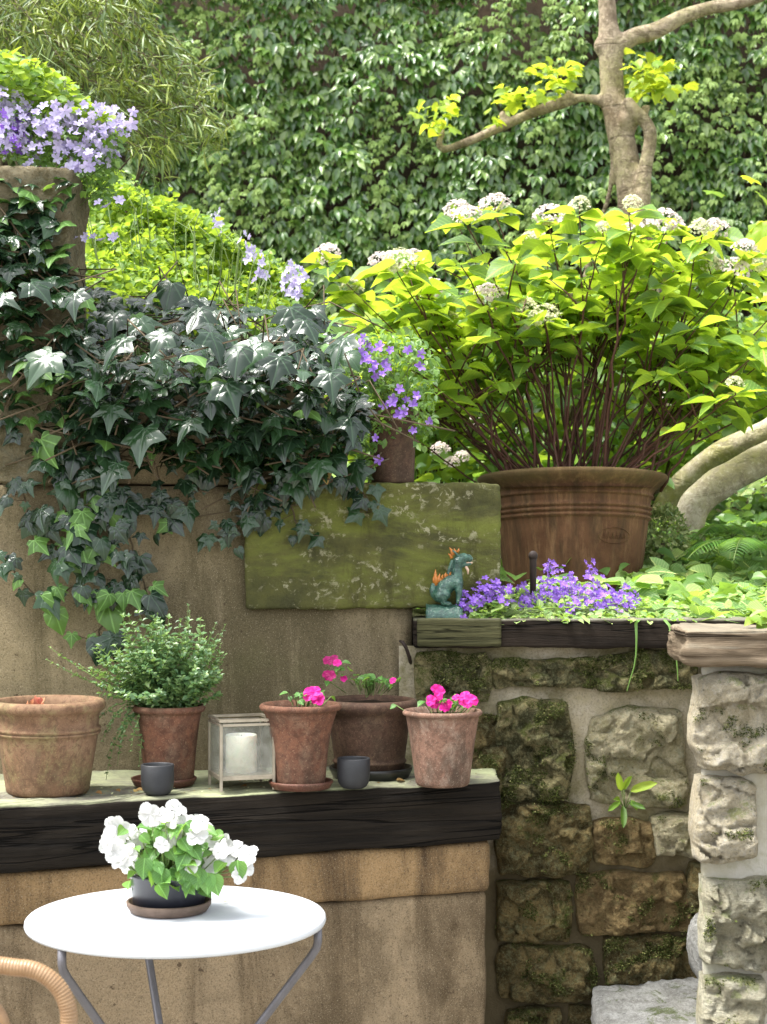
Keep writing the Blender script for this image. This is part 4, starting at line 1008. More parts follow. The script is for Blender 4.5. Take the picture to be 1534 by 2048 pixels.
# right pot
YE = 4.05; hE = ppm(150, YE)
pE = potted('potted_impatiens', 885, YE, pot_roll(ppm(79, YE), hE, ppm(54, YE), .0065, .12), M['terra_pink'], 'light pinkish terracotta pot with several magenta blooms at the ledge end', soilr=.076, soilz=hE-.014, sd=12)
impatiens(pE, 895, 1404, YE, 70, 34, [(872,1378,.013,fl_pink),(880,1384,.013,fl_pink),(862,1402,.014,fl_pink),(868,1408,.013,fl_pink),(892,1413,.015,fl_pink),(886,1418,.012,fl_pink),(898,1408,.012,fl_pink),(930,1392,.014,fl_pink),(940,1398,.014,fl_pink),(925,1402,.012,fl_pink),(912,1396,.010,fl_pink),(948,1402,.012,fl_pink),(936,1408,.012,fl_pink),(876,1394,.012,fl_pink)], .02, hh=.018)
# bellflower pot on slab
YG = 4.45; zG = 1.608; hG = ppm(150, YG)
pG = potted('potted_bellflower', 785, YG+.03, pot_profile(ppm(54, YG), hG, ppm(43, YG), .03, .008, .005), M['terra_brown'], 'brown clay pot of purple bellflowers standing on the mossy slab by the ivy', soilr=.06, soilz=hG-.02, z=zG, sd=15)
L = Leaves(); mb = MB()
for (x, y) in sample([(690,680),(760,660),(850,680),(880,740),(870,850),(845,900),(800,860),(760,900),(740,960),(700,900),(690,760)], 1150):
    edge = y > 840 and 765 < x < 835
    if edge and random.random() < .75: continue
    L.add(T_SML, [at(x, y, YG-.05+random.uniform(-.06, .12))], (random.gauss(0, .7), random.gauss(-.4, .5), random.gauss(-.1, .6)), (random.gauss(0, .4), random.gauss(-.4, .4), 1), random.uniform(.012, .028))
for _ in range(60):
    x, y = random.uniform(700, 860), random.uniform(680, 840); a = at(785+random.uniform(-30, 30), 850, YG)-pG.location; b_ = at(x, y, YG-.03)-pG.location
    mb.tube([a, (a+b_)/2+Vector((0, 0, .03)), b_], .0011, 4)
L.build('leaves', M['mid'], pG); mb.build('stems', M['greenstem'], pG)
for (x, y) in [(735,690),(728,675),(742,700),(722,705),(750,730),(752,752),(746,742),(770,725),(774,735),(764,750),(800,778),(787,798),(783,806),(768,812),(806,822),(800,830),(824,810),(833,792),(836,796),(828,862),(749,877),(758,920),(815,700),(842,708),(840,735),(724,720),(733,716),(860,846),(780,700),(718,690),(760,694),(736,726),(812,800)]:
    place(fl_purple, at(x, y, YG-.10+random.uniform(-.03, .03)), (random.gauss(0, .4), -1, random.gauss(.3, .4)), random.uniform(.012, .018), pG)

# ================================================================== HYDRANGEA
YH = 5.35; zb = 1.29; hH = ppm(236, YH)
hy = empty('potted_hydrangea', ((1146-PX0)/F*YH, YH, zb), 'huge hydrangea with lime leaves and pale flower heads in a big ribbed clay planter', 'potted plant')
tilt = bpy.data.objects.new  # planter leans slightly back
rH = ppm(191, YH); rbH = ppm(132, YH)
def prH():
    pr = [(0, 0), (rbH*.96, 0), (rbH, .008)]; h = hH; rn = ppm(158, YH)
    def body(z): return rbH+(rn-rbH)*(z/(h*.82))
    for k in range(1, 15): z = h*.60*k/14; pr.append((body(z), z))
    z = h*.615
    for j in range(3):
        pr += [(body(z)+.001, z-.001), (body(z)+.0075, z+.003), (body(z)+.0085, z+.008), (body(z)+.0015, z+.0125)]; z += .0155
    for k in range(1, 5): zz = z+(h*.80-z)*k/5; pr.append((body(zz), zz))
    pr += [(rn, h*.80), (rn+.006, h*.805), (rn+.006, h*.82), (rn+.003, h*.828), (rn+.006, h*.85), (rn+.02, h*.89), (rH-.010, h*.935), (rH-.001, h*.965), (rH, h*.982), (rH-.006, h*.996), (rH-.016, h), (rH-.03, h*.99), (rH-.05, h-.06), (0, h-.065)]
    return pr
mb = MB(); mb.lathe(prH(), 120, wob=.008); po = mb.build('planter', M['planter'], hy); po.rotation_euler = (R(-4), 0, 0)
mb = MB(); mb.lathe([(0, 0), (rH-.045, .0)], 40, c=(0, 0, hH-.04)); mb.build('soil', M['soil'], hy)
# worn oval stamp, pressed in the clay
mb = MB(); sc_ = at(1212, 1080, YH)-hy.location; 
def on_clay(dx, dz, out=.002):
    r = rbH+(ppm(158, YH)-rbH)*((sc_.z+dz)/(hH*.82))+out; x = sc_.x+dx; return (x, -math.sqrt(max(1e-6, r*r-x*x)), sc_.z+dz)
mb.tube([on_clay(.050*math.cos(t), .024*math.sin(t)) for t in [k*math.pi/18 for k in range(37)]], .0009, 5)
for k in range(6):
    xx = -.033+k*.013; mb.tube([on_clay(xx-.004, -.010), on_clay(xx, .011 if k % 2 else .009), on_clay(xx+.004, -.010)], .0008, 4)
mb.build('worn_stamp', M['planter'], po)
stems = MB(); L = Leaves(); heads = []
basez = hy.location.z+hH-.05
def hyd_leaf(p, d, s_):
    L.add(T_OV[random.randrange(3)], [p], tuple(d), (random.gauss(0, .3), random.gauss(-.15, .3), 1), s_)
def pair(p, axis, s_, n=2):
    a0 = random.uniform(0, math.pi)
    for j in range(n):
        a = a0+2*math.pi*j/n+random.gauss(0, .2); d = Vector((math.cos(a), math.sin(a), random.gauss(-.12, .22)))+axis*.25; hyd_leaf(p+d.normalized()*.012, d, s_*random.uniform(.8, 1.15))
tips = []
for (x, y) in [(915,440),(935,455),(825,535),(655,530),(760,540),(895,660),(940,620),(990,430),(1160,432),(1100,455),(1265,430),(1330,465),(1430,480),(1400,478),(1490,520),(1470,560),(1090,655),(1130,632),(700,600),(1205,480),(1050,640),(965,625),(860,600),(1280,470),(1510,545),(800,545)]:
    tips.append((x, y, True))
for _ in range(54):
    a = random.uniform(0, math.pi); rr = random.uniform(.45, 1)**.5
    tx_, ty_ = 1130+math.cos(a)*rr*470, 900-math.sin(a)**.7*rr*420-random.uniform(0, 30)
    if tx_ < 1020 and ty_ > 800: ty_ -= 120
    if tx_ > 1330 and ty_ > 830: ty_ -= 110
    tips.append((tx_, ty_, random.random() < .14))
for (x, y) in [(1600,780),(1620,650),(1580,600),(700,700),(1560,720),(1500,720),(1460,760),(1420,820)]: tips.append((x, y, False))
for i, (x, y, hd) in enumerate(tips):
    Y = YH+random.uniform(-.42, .5) if i > 25 else YH+random.uniform(-.4, .25)
    tip = at(x, y, Y); a = random.uniform(0, 6.28); rb_ = random.uniform(.02, .17)
    b0 = Vector((hy.location.x+rb_*math.cos(a)+(x-1140)*.0003, YH+rb_*math.sin(a)*.8, basez))
    mid = b0*.5+tip*.5; mid.z += .10 if abs(x-1140) < 250 else -.02; mid.x -= (tip.x-b0.x)*.08
    pts = [b0*(1-t)**2+mid*2*t*(1-t)+tip*t*t for t in [k/12 for k in range(13)]]
    pts = [p+Vector((random.gauss(0, .004), random.gauss(0, .004), 0)) for p in pts]
    stems.tube([p-hy.location for p in pts], [(.0048 if i % 3 else .0034)*(1-.62*k/12) for k in range(13)], 6)
    ax = (pts[-1]-pts[-2]).normalized()
    low = random.choice((7, 7, 8)) if y < 800 else 8
    for k in range(low, 13):
        if random.random() < (.25 if k < 9 else .66): pair(pts[k], ax, random.uniform(.06, .10) if k < 11 else random.uniform(.08, .12))
    pair(pts[12]-ax*.015, ax, random.uniform(.08, .115), 2); pair(pts[12], ax, random.uniform(.06, .09), 3)
    if hd: heads.append((tip+Vector((0, 0, .03)), ax)); stems.tube([pts[12]-hy.location, tip+Vector((0, 0, .03))-hy.location], .0022, 5)
    for _ in range(2):   # side shoots
        k = random.randint(5, 9); s0 = pts[k]; dd = Vector((random.gauss(0, .6), random.gauss(0, .6), .7)).normalized(); e = s0+dd*random.uniform(.12, .25)
        stems.tube([s0-hy.location, (s0+e)/2+Vector((0, 0, .01))-hy.location, e-hy.location], [.0032, .0026, .0018], 5); pair(e, dd, .09, 2); pair((s0+e)/2, dd, .07, 1); pair(e, dd, .065, 2)
L.build('leaves', M['hyd'], hy); stems.build('stems', M['stem'], hy)
def head_mesh(mat, seed, R0=.055):
    Lh = Leaves(); rs = random.Random(seed)
    for _ in range(150):
        a = rs.uniform(0, 6.28); r = math.sqrt(rs.random())*R0; z = .040*(1-(r/R0)**2)+rs.uniform(-.004, .006)
        nrm = (r*math.cos(a)*26, r*math.sin(a)*26, 1)
        Lh.add(T_FLOR, [(r*math.cos(a), r*math.sin(a), z)], (rs.gauss(0, 1), rs.gauss(0, 1), .1), nrm, rs.uniform(.004, .0075) if rs.random() < .8 else .012)
    return Lh.build('flower_head', mat, loc=(0, 0, 0))
hm = [head_mesh(M['cream'], 1), head_mesh(M['pinkwhite'], 2), head_mesh(M['cream'], 3, .045), head_mesh(M['pinkwhite'], 4, .062)]
def add_head(p, ax, parent, which=None, sc=1.0):
    src = hm[random.randrange(4) if which is None else which]; place(src, p, (ax.x*.3, -.75, 1), sc*random.uniform(.6, .98), parent, 'flower_head')
for i, (p, ax) in enumerate(heads): add_head(p, ax, hy, 3 if i in (0, 1, 2, 11, 12) else None)

# ================================================================== background shrub behind planter
bs = empty('background_shrub', (at(960, 900, 6.6).x, 6.8, gz(.3, 6.8)), 'leafy green shrub with small white blooms behind the big planter', 'shrub')
L = Leaves(); mb = MB()
for (x, y) in sample([(640,640),(800,600),(1100,560),(1400,600),(1600,640),(1600,900),(1350,960),(1100,1010),(830,1010),(700,900)], 3600):
    L.add(T_OV[random.randrange(3)] if random.random() < .8 else T_RND[0], [at(x, y, 6.7+random.uniform(-.45, .6))], (random.gauss(0, .9), random.gauss(-.4, .5), random.gauss(-.1, .5)), (random.gauss(0, .4), random.gauss(-.3, .4), 1), random.uniform(.04, .09), 0 if random.random() < .35 else 1)
L.build('leaves', [M['mid'], M['lime']], bs)
for _ in range(60):
    x = random.uniform(760, 1500); e = at(x, random.uniform(620, 850), 6.7)-bs.location; b_ = Vector((e.x*.75, random.uniform(-.1, .1), 0)); mb.tube([b_, (b_+e)/2+Vector((0, 0, .1)), e], .004, 5)
mb.build('stems', M['vine'], bs)
for (x, y) in [(950,845),(925,915),(905,925),(940,850),(880,900),(1330,800)]: add_head(at(x, y, 6.15), Vector((0, 0, 1)), bs, 1, .8)

# ================================================================== raised bed plants
BZ = 1.257
bf = empty('purple_bellflower_patch', (at(1100, 1200, 4.6).x, 4.62, 1.25), 'mat of small purple bellflowers at the foot of the big planter', 'flowering plant')
L = Leaves(); mb = MB()
def bedY(y, x=1200): return (4.39+(1238-y)/70*.07) if x < 1012 else 4.40+(1238-y)/70*.35
poly = [(925,1238),(930,1205),(985,1180),(1040,1170),(1090,1150),(1160,1160),(1240,1185),(1330,1200),(1420,1215),(1420,1238)]
for (x, y) in sample(poly, 1500):
    L.add(T_RND[0] if random.random() < .5 else T_OVW[0], [at(x, y+4, bedY(y, x)+(random.uniform(-.03, .02) if x < 1012 else random.uniform(-.06, .1)))], (random.gauss(0, .8), random.gauss(-.5, .5), random.gauss(0, .4)), (random.gauss(0, .3), random.gauss(-.3, .3), 1), random.uniform(.010, .026))
L.build('leaves', M['cover'], bf)
x = 930.
while x < 1415:
    y = random.uniform(1205, 1232); P_ = []
    for k in range(7):
        q_ = at(x+k*16, y, 4.42 if x < 1012 else 4.48); q_.z = 1.262+random.uniform(0, .02); P_.append(q_-bf.location); y = min(1234, max(1200, y+random.uniform(-12, 12)))
    mb.tube(P_, .0011, 4); x += 9
mb.build('stems', M['greenstem'], bf)
fpts = [(random.gauss(cx, sx_), random.gauss(cy, sy_)) for cx, cy, sx_, sy_, n in ((960,1192,18,8,9),(1000,1185,20,8,9),(1060,1195,25,12,10),(1120,1175,30,12,16),(1160,1195,30,12,14),(1210,1195,28,9,12),(1250,1195,18,9,7),(1100,1130,12,10,5),(1185,1150,10,10,5),(935,1215,6,10,4),(932,1226,5,4,2),(1150,1232,4,3,1),(1255,1225,5,5,2)) for _ in range(n)][:96]
for (x, y) in fpts: place(fl_purple3, at(x, min(y, 1234), bedY(min(y, 1215), x)-(.03 if x < 1012 else .05)), (random.gauss(0, .5), -1, random.gauss(.7, .4)), random.uniform(.008, .013), bf)
gc = bpy.data.objects.new('x', None) if False else None
L = Leaves()
for (x, y) in sample([(1255,1240),(1260,1150),(1300,1105),(1400,1100),(1470,1130),(1700,1160),(1700,1245),(1400,1245)], 1700):
    Y = 4.45+(1240-y)/140*1.2+random.uniform(-.05, .1); big = random.random() < .3
    L.add(T_RND[random.randrange(2)] if big else T_OVW[random.randrange(2)], [at(x, y, Y)], (random.gauss(0, .8), random.gauss(-.6, .4), random.gauss(-.1, .3)), (random.gauss(0, .3), random.gauss(-.35, .3), 1), random.uniform(.05, .075) if big else random.uniform(.02, .045))
for (x, y) in [(1225,1165),(1270,1165),(1200,1170),(1245,1175)]: L.add(T_RND[0], [at(x, y, 4.85)], (random.gauss(0, 1), -.5, .1), (0, -.35, 1), .085)
for (x, y) in sample([(1290,1100),(1340,1060),(1534,1000),(1750,980),(1750,1170),(1480,1140)], 1500):
    Y = 5.5+(1120-y)/120*1.1+random.uniform(-.15, .15)
    L.add(T_IVY[random.randrange(4)] if random.random() < .6 else T_OVW[0], [at(x, y, Y)], (random.gauss(0, .8), random.gauss(-.6, .4), random.gauss(-.2, .3)), (random.gauss(0, .3), random.gauss(-.35, .3), 1), random.uniform(.03, .06), 1)
for _ in range(4500):   # the rest of the bed
    x, y = random.uniform(-2.0, 3.2), random.uniform(4.75, 9.3)
    L.add(T_OVW[0] if random.random() < .5 else T_IVY[0], [(x, y, gz(x, y)+random.uniform(.0, .12))], (random.gauss(0, .8), random.gauss(-.4, .5), random.gauss(0, .3)), (random.gauss(0, .4), random.gauss(-.3, .3), 1), random.uniform(.03, .08), random.randrange(2))
o = L.build('ground_cover', [M['cover'], M['mid']], loc=(0, 0, 0)); tag(o, 'mixed low leafy ground cover filling the raised bed beside the planter', 'ground cover', kind='stuff')
sb = empty('variegated_shrub', (at(1325, 1090, 5.5).x, 5.5, 1.35), 'small rounded cream variegated shrub just right of the big planter', 'shrub')
L = Leaves(); cc = at(1328, 1060, 5.5)
for _ in range(1100):
    v_ = Vector((random.gauss(0, 1), random.gauss(0, 1), random.gauss(0, 1))).normalized()*random.uniform(.75, 1.02); p = cc+Vector((v_.x*.075, v_.y*.08, v_.z*.10-.02))
    L.add(T_SML, [p], (v_.x+random.gauss(0, .5), v_.y+random.gauss(0, .5), v_.z+random.gauss(0, .5)), tuple(v_+Vector((0, 0, .4))), random.uniform(.012, .024))
L.build('leaves', M['variegated'], sb); mb = MB(); mb.tube([(0, 0, -.1), (0, 0, .1)], .006, 6); mb.build('stem', M['vine'], sb)
def fern(px, py, Y, n, ln, label, lean=(0, 0)):
    b_ = at(px, py, Y); e = empty('fern', b_, label, 'fern', 'ferns under the leaning trunk'); L = Leaves(); mb = MB()
    for i in range(n):
        a = 2*math.pi*i/n+random.gauss(0, .25); hd_ = Vector((math.cos(a)+lean[0], math.sin(a)*.8+lean[1], 0)); l_ = ln*random.uniform(.75, 1.15); pts = []
        for k in range(24): t = k/23; pts.append(b_+hd_*l_*t*.9+Vector((0, 0, l_*(.75*t-.8*t*t))))
        mb.tube([p-b_ for p in pts], .0016, 4)
        for k in range(3, 24):
            t = k/23; tg = (pts[k]-pts[k-1]).normalized(); sd_ = tg.cross(Vector((0, 0, 1))).normalized(); s_ = l_*.26*math.sin(math.pi*min(1, .12+t*.9))**.8
            for sg in (-1, 1): L.add(T_LAN[0], [pts[k]], tuple(sd_*sg+tg*.35), tuple(sd_.cross(tg)*1.0+Vector((0, 0, .3))), max(.012, s_))
    L.build('fronds', M['fern'], e); mb.build('stalks', M['greenstem'], e)
fern(1500, 1110, 5.15, 9, .26, 'fern with arching fronds nearest the right edge below the trunk')
fern(1465, 1075, 5.6, 9, .22, 'smaller fern directly under the leaning trunk'); fern(1640, 1090, 5.3, 9, .28, 'fern partly outside the frame at the right')
# hanging grass blades
hg = empty('hanging_grass', at(1300, 1238, 4.36), 'two long green grass blades bent over the timber beam', 'grass tuft')
L = Leaves(); mb = MB()
def blade(pts, w0):
    P = [at(x, y, Y)-hg.location for x, y, Y in pts]; V = []; n = len(P)
    for i, p in enumerate(P):
        w_ = w0*(1-.75*i/(n-1)) if i > n*.4 else w0; V += [(p.x-w_, p.y, p.z), (p.x, p.y-.0015, p.z), (p.x+w_, p.y, p.z)]
    mb.add(V, [(3*i+j, 3*i+j+1, 3*i+j+4, 3*i+j+3) for i in range(n-1) for j in (0, 1)])
blade([(1300,1226,4.5),(1290,1232,4.42),(1278,1240,4.36),(1272,1246,4.345),(1273,1280,4.34),(1272,1310,4.34),(1268,1335,4.34),(1260,1360,4.34),(1254,1382,4.34)], .0040)
blade([(1298,1222,4.5),(1310,1228,4.42),(1330,1240,4.36),(1340,1252,4.345),(1346,1280,4.34),(1352,1310,4.34),(1355,1340,4.34),(1356,1362,4.34)], .0046)
blade([(1380,1222,4.5),(1420,1232,4.42),(1450,1240,4.36),(1478,1246,4.3)], .004)
mb.build('blades', M['grass'], hg)
# small plant in wall crevice
wp = empty('wall_fern', at(1250, 1620, 4.38), 'little bright green plant growing out of a joint in the stone wall', 'small plant')
L = Leaves(); mb = MB(); TH = [T_blade([(0, .03), (.2, .12), (.4, .15), (.6, .14), (.8, .13), (1, .02)], 2, .3, .1, .03)]
for (x, y, x2, y2, s_) in [(1243,1580,1232,1538,.062),(1248,1578,1262,1545,.055),(1262,1582,1312,1562,.078),(1258,1606,1300,1618,.05),(1240,1604,1205,1625,.05),(1246,1612,1246,1665,.06),(1240,1600,1225,1590,.03),(1262,1600,1290,1640,.03)]:
    a = at(x, y, 4.35); b_ = at(x2, y2, 4.32); L.add(TH[0] if s_ > .04 else T_LFT, [a], tuple(b_-a+Vector((0, -.02, 0))), (random.gauss(0, .3), -1, .5), s_, 0)
    mb.tube([Vector((0, 0, 0)), a-wp.location], .0012, 4)
L.build('leaves', M['lime'], wp); mb.build('stems', M['greenstem'], wp)
# sprig at right edge
rs_ = empty('lime_sprig', at(1525, 1240, 4.05), 'bright lime sprig hanging onto the wood cap at the right edge', 'small plant')
L = Leaves()
for (x, y) in [(1500,1235),(1512,1240),(1520,1230),(1530,1250),(1524,1262),(1540,1240),(1550,1260),(1560,1235)]:
    L.add(T_OVW[0], [at(x, y, 4.0)], (random.gauss(-.3, .6), -.5, -.3), (0, -.5, 1), .035)
L.build('leaves', M['lime'], rs_); mb = MB(); mb.tube([(0, 0, 0), (.03, .05, .02)], .0015, 4); mb.build('stem', M['greenstem'], rs_)

# ================================================================== small things
# iron stakes
mb = MB(); a = at(1066, 1185, 4.62); b_ = at(1066, 1106, 4.62)
mb.tube([(0, 0, -.03), (0, 0, (b_.z-a.z)*.8), (.001, 0, (b_.z-a.z)*.93), (0, 0, b_.z-a.z)], [.008, .0095, .012, .006], 14); mb.ball((0, -.002, (b_.z-a.z)*.93), (.013, .011, .014), 8)
o = mb.build('iron_stake', M['iron'], loc=a); tag(o, 'tall rusty iron stake in front of the big planter', 'iron stake')
mb = MB(); a = at(981, 1190, 4.5); b_ = at(981, 1152, 4.5)
mb.tube([(0, 0, 0), (0, 0, b_.z-a.z)], .006, 10); mb.ball((0, 0, b_.z-a.z), .0095, 8)
o = mb.build('iron_peg', M['iron'], loc=a); tag(o, 'short dark iron peg with a round knob beside the dragon figure', 'iron peg')
mb = MB(); a = at(815, 1325, 4.40)
mb.tube([at(x, y, Y)-a for x, y, Y in [(822,1330,4.43),(818,1312,4.40),(812,1295,4.38),(805,1284,4.375),(799,1282,4.38)]], [.0045, .005, .005, .0045, .003], 8)
o = mb.build('iron_hook', M['iron'], loc=a); tag(o, 'small bent iron hook at the corner where stucco meets stone', 'iron hook')
a = at(322, 1330, 4.30); mb = MB(); mb.tube([(0, 0, 0), at(310, 1100, 4.33)-a], .004, 8)
o = mb.build('cane_stick', M['cane'], loc=a); tag(o, 'thin orange cane stick standing up behind the potted shrub', 'plant stake')
# cups
def cup(px, Y, label):
    h = ppm(60, Y); r = ppm(33, Y); pr = [(0, 0), (r*.62, 0), (r*.78, .004), (r*.92, h*.18), (r*.985, h*.35), (r, h*.6), (r, h*.97), (r-.0015, h), (r-.004, h), (r-.0055, h*.96), (r-.006, h*.4), (r*.7, h*.12), (0, h*.1)]
    mb = MB(); mb.lathe(pr, 64); o = mb.build('cup', M['cup'], loc=((px-PX0)/F*Y, Y, LZ)); tag(o, label, 'cup', 'dark grey cups on the ledge')
cup(315, 3.90, 'dark grey cup left of the lantern, before the pot with the leafy shrub'); cup(707, 4.00, 'dark grey cup right of the lantern, before the large dark brown pot')
# lantern
YN = 3.985; cn_ = Vector(((440-PX0)/F*3.93, 3.93, LZ)); th_ = R(18); lc_ = cn_+Vector((math.cos(th_)*.066-math.sin(th_)*.066, math.sin(th_)*.066+math.cos(th_)*.066, 0))
ln_ = empty('candle_lantern', lc_, 'square brass coloured lantern with dusty glass sides on the timber ledge', 'lantern', rot=(0, 0, R(18)))
W_ = .132; H_ = ppm(143, 3.93); D_ = .132; t_ = .0065
hx = W_/2; hyy = D_/2; mb = MB()
for sx_ in (-1, 1):
    for sy_ in (-1, 1): mb.box((sx_*(hx-t_/2), sy_*(hyy-t_/2), (H_-.012)/2), (t_, t_, H_-.012))
for sy_ in (-1, 1):
    mb.box((0, sy_*(hyy-t_/2), .030), (W_-2*t_, t_*.9, .009)); mb.box((0, sy_*(hyy-t_/2), H_-.012), (W_-2*t_, t_*.9, .006))
for sx_ in (-1, 1):
    mb.box((sx_*(hx-t_/2), 0, .030), (t_*.9, D_-2*t_, .009)); mb.box((sx_*(hx-t_/2), 0, H_-.012), (t_*.9, D_-2*t_, .006))
fo = mb.build('frame', M['lantern_metal'], ln_, smooth=False)
bv = fo.modifiers.new('bevel', 'BEVEL'); bv.width = .0006; bv.segments = 2
mb = MB(); mb.box((0, 0, .0345), (W_-.005, D_-.005, .002)); mb.build('base_plate', M['lantern_metal'], ln_, smooth=False)
mb = MB()
for sy_ in (-1, 1): mb.box((0, sy_*(hyy-.004), H_-.002), (W_+.001, .008, .006))
for sx_ in (-1, 1): mb.box((sx_*(hx-.004), 0, H_-.002), (.008, D_-.0165, .0055))
mb.build('top_frame', M['lantern_metal'], ln_, smooth=False)
for nm, c3, d3 in (('glass_pane', (0, -(hyy-.004), .086), (W_-2*t_, .0015, .103)), ('glass_pane', (0, (hyy-.004), .086), (W_-2*t_, .0015, .103)), ('glass_pane', (-(hx-.004), 0, .086), (.0015, D_-2*t_, .103)), ('glass_pane', ((hx-.004), 0, .086), (.0015, D_-2*t_, .103))):
    mb = MB(); mb.box((0, 0, (H_-.015-.035)/2+.035), (d3[0], d3[1], H_-.015-.035)); g = mb.build(nm, M['glass'], ln_, smooth=False); g.location = (c3[0], c3[1], 0)
mb = MB(); r_ = ppm(31, YN+.07); hc_ = .088; mb.lathe([(0, 0), (r_, 0), (r_, hc_-.002), (r_-.002, hc_), (r_-.005, hc_-.001), (r_-.010, hc_-.008), (0, hc_-.010)], 48, wob=.01)
cd = mb.build('candle', M['wax'], loc=(lc_.x, lc_.y, LZ+.0365)); tag(cd, 'thick white pillar candle standing inside the glass lantern', 'candle')
mb = MB(); mb.tube([(0, 0, hc_-.01), (.001, 0, hc_-.001)], .0009, 5); mb.build('wick', M['iron'], cd)

# crumbs and bits of leaf on the ledge
L = Leaves()
for _ in range(170):
    x = random.uniform(-.95, .26); y = Yl(x)+random.uniform(.02, .20)
    L.add(T_SML, [(x, y, LZ+.001)], (random.gauss(0, 1), random.gauss(0, 1), random.uniform(0, .3)), (random.gauss(0, .3), random.gauss(0, .3), 1), random.uniform(.003, .008), random.choice((0, 0, 0, 1)))
for _ in range(7):
    x = random.uniform(-.8, .2); L.add(T_OVW[0], [(x, Yl(x)+random.uniform(.03, .16), LZ+.004)], (random.gauss(0, 1), random.gauss(0, 1), .1), (random.gauss(0, .2), -.2, 1), random.uniform(.014, .022), 0)
o = L.build('leaf_litter', [M['dead'], M['cream']], loc=(0, 0, 0)); tag(o, 'tiny crumbs and dry leaf bits scattered on the pale ledge top', 'leaf litter', kind='stuff')
# dragon figure
YD2 = 4.41; dr = empty('dragon_figurine', at(890, 1238, YD2), 'green glazed ceramic dragon figure sitting on a roof tile with orange flames', 'figurine')
dr.location.z = 1.257
mb = MB(); off = dr.location
def D3(px, py, dy=0): return at(px, py, YD2)+Vector((0, dy, 1.257-at(890, 1238, YD2).z))-off
q = ppm(1, YD2)
def caps(pts, rs, seg=12):
    P = [D3(*p) for p in pts]; mb.tube(P, [r*q for r in rs], seg)
    for p, r in zip(P, rs): mb.ball(p, r*q, 7)
caps([(880,1190),(888,1178),(900,1168),(912,1160)], [17, 17, 16, 13]); caps([(912,1168),(914,1150),(915,1138),(917,1126)], [15, 11, 9.5, 11])
caps([(917,1124),(927,1117),(936,1117),(942,1119)], [12, 10, 7, 4.5]); caps([(922,1130),(932,1131),(941,1129)], [7, 4, 3])
for sy_ in (-1, 1):
    caps([(916,1168,sy_*.012),(918,1190,sy_*.014),(916,1206,sy_*.014),(924,1208,sy_*.014)], [9, 6.5, 5, 5])
    caps([(880,1192,sy_*.014),(892,1190,sy_*.02),(886,1206,sy_*.018),(898,1209,sy_*.018)], [13, 9, 6, 5])
    mb.ball(D3(922, 1112, sy_*.009), 4*q, 6); caps([(914,1112,sy_*.01),(908,1104,sy_*.013),(904,1103,sy_*.014)], [3, 2.4, 1.5])
    caps([(928,1112,sy_*.006),(934,1113,sy_*.004)], [3, 2.2])
caps([(868,1192),(864,1182),(866,1172),(872,1168)], [7, 6, 5, 3])
caps([(938,1113),(941,1114)], [3.4, 2.6])
for k in range(7): mb.ball(D3(904-k*1.2, 1124+k*4), 4*q, 6)
remesh(mb.build('body', M['glaze'], dr), .0018)
mb = MB()
for (x, y, x2, y2, r) in [(906,1112,899,1096,5),(910,1110,908,1098,4),(904,1118,896,1108,4),(914,1106,918,1098,3)]:
    mb.tube([D3(x, y), (D3(x, y)+D3(x2, y2))/2+Vector((.002, 0, 0)), D3(x2, y2)], [r*q, r*.7*q, .3*q], 8)
mb.build('flame_crest', M['glaze_o'], dr)
mb = MB()
for (x, y, x2, y2, r) in [(874,1172,871,1140,6),(878,1168,880,1148,5),(884,1164,878,1156,4),(870,1168,868,1152,4),(892,1158,892,1146,4),(900,1152,902,1143,4),(896,1155,898,1144,3),(886,1160,886,1150,3)]:
    mb.tube([D3(x, y), (D3(x, y)+D3(x2, y2))/2+Vector((-.002, 0, 0)), D3(x2, y2)], [r*q, r*.75*q, .4*q], 8)
mb.build('flame_mane', M['glaze_o'], dr)
mb = MB(); mb.tube([D3(934,1121), D3(945,1120)], [3.4*q, 2.2*q], 8); mb.tube([D3(932,1128), D3(945,1127)], [2.6*q, 1.6*q], 8); mb.tube([D3(931,1133), D3(936,1142), D3(936,1150)], [3*q, 2.6*q, 1*q], 8)
mb.build('mouth', M['glaze_m'], dr)
mb = MB(); n = 24; x0_, x1_ = D3(852, 1238).x, D3(924, 1238).x; V = []; rT = .036
for i, x in enumerate(np.linspace(x0_, x1_, 12)):
    for k in range(n+1):
        a = math.pi*k/n; rr = rT+(.002 if i in (0, 11) else 0); V.append((x, -math.cos(a)*rr*1.05, math.sin(a)*rr+.0))
for i, x in enumerate(np.linspace(x0_, x1_, 12)):
    for k in range(n+1):
        a = math.pi*k/n; rr = rT-.008; V.append((x, -math.cos(a)*rr*1.05, math.sin(a)*rr))
f = [(i*(n+1)+k, (i+1)*(n+1)+k, (i+1)*(n+1)+k+1, i*(n+1)+k+1) for i in range(11) for k in range(n)]
o2 = 12*(n+1); f += [(o2+i*(n+1)+k, o2+i*(n+1)+k+1, o2+(i+1)*(n+1)+k+1, o2+(i+1)*(n+1)+k) for i in range(11) for k in range(n)]
f += [(k, k+1, o2+k+1, o2+k) for k in range(n)]+[(11*(n+1)+k, o2+11*(n+1)+k, o2+11*(n+1)+k+1, 11*(n+1)+k+1) for k in range(n)]
mb.add(V, f); mb.build('roof_tile', M['glaze'], dr)

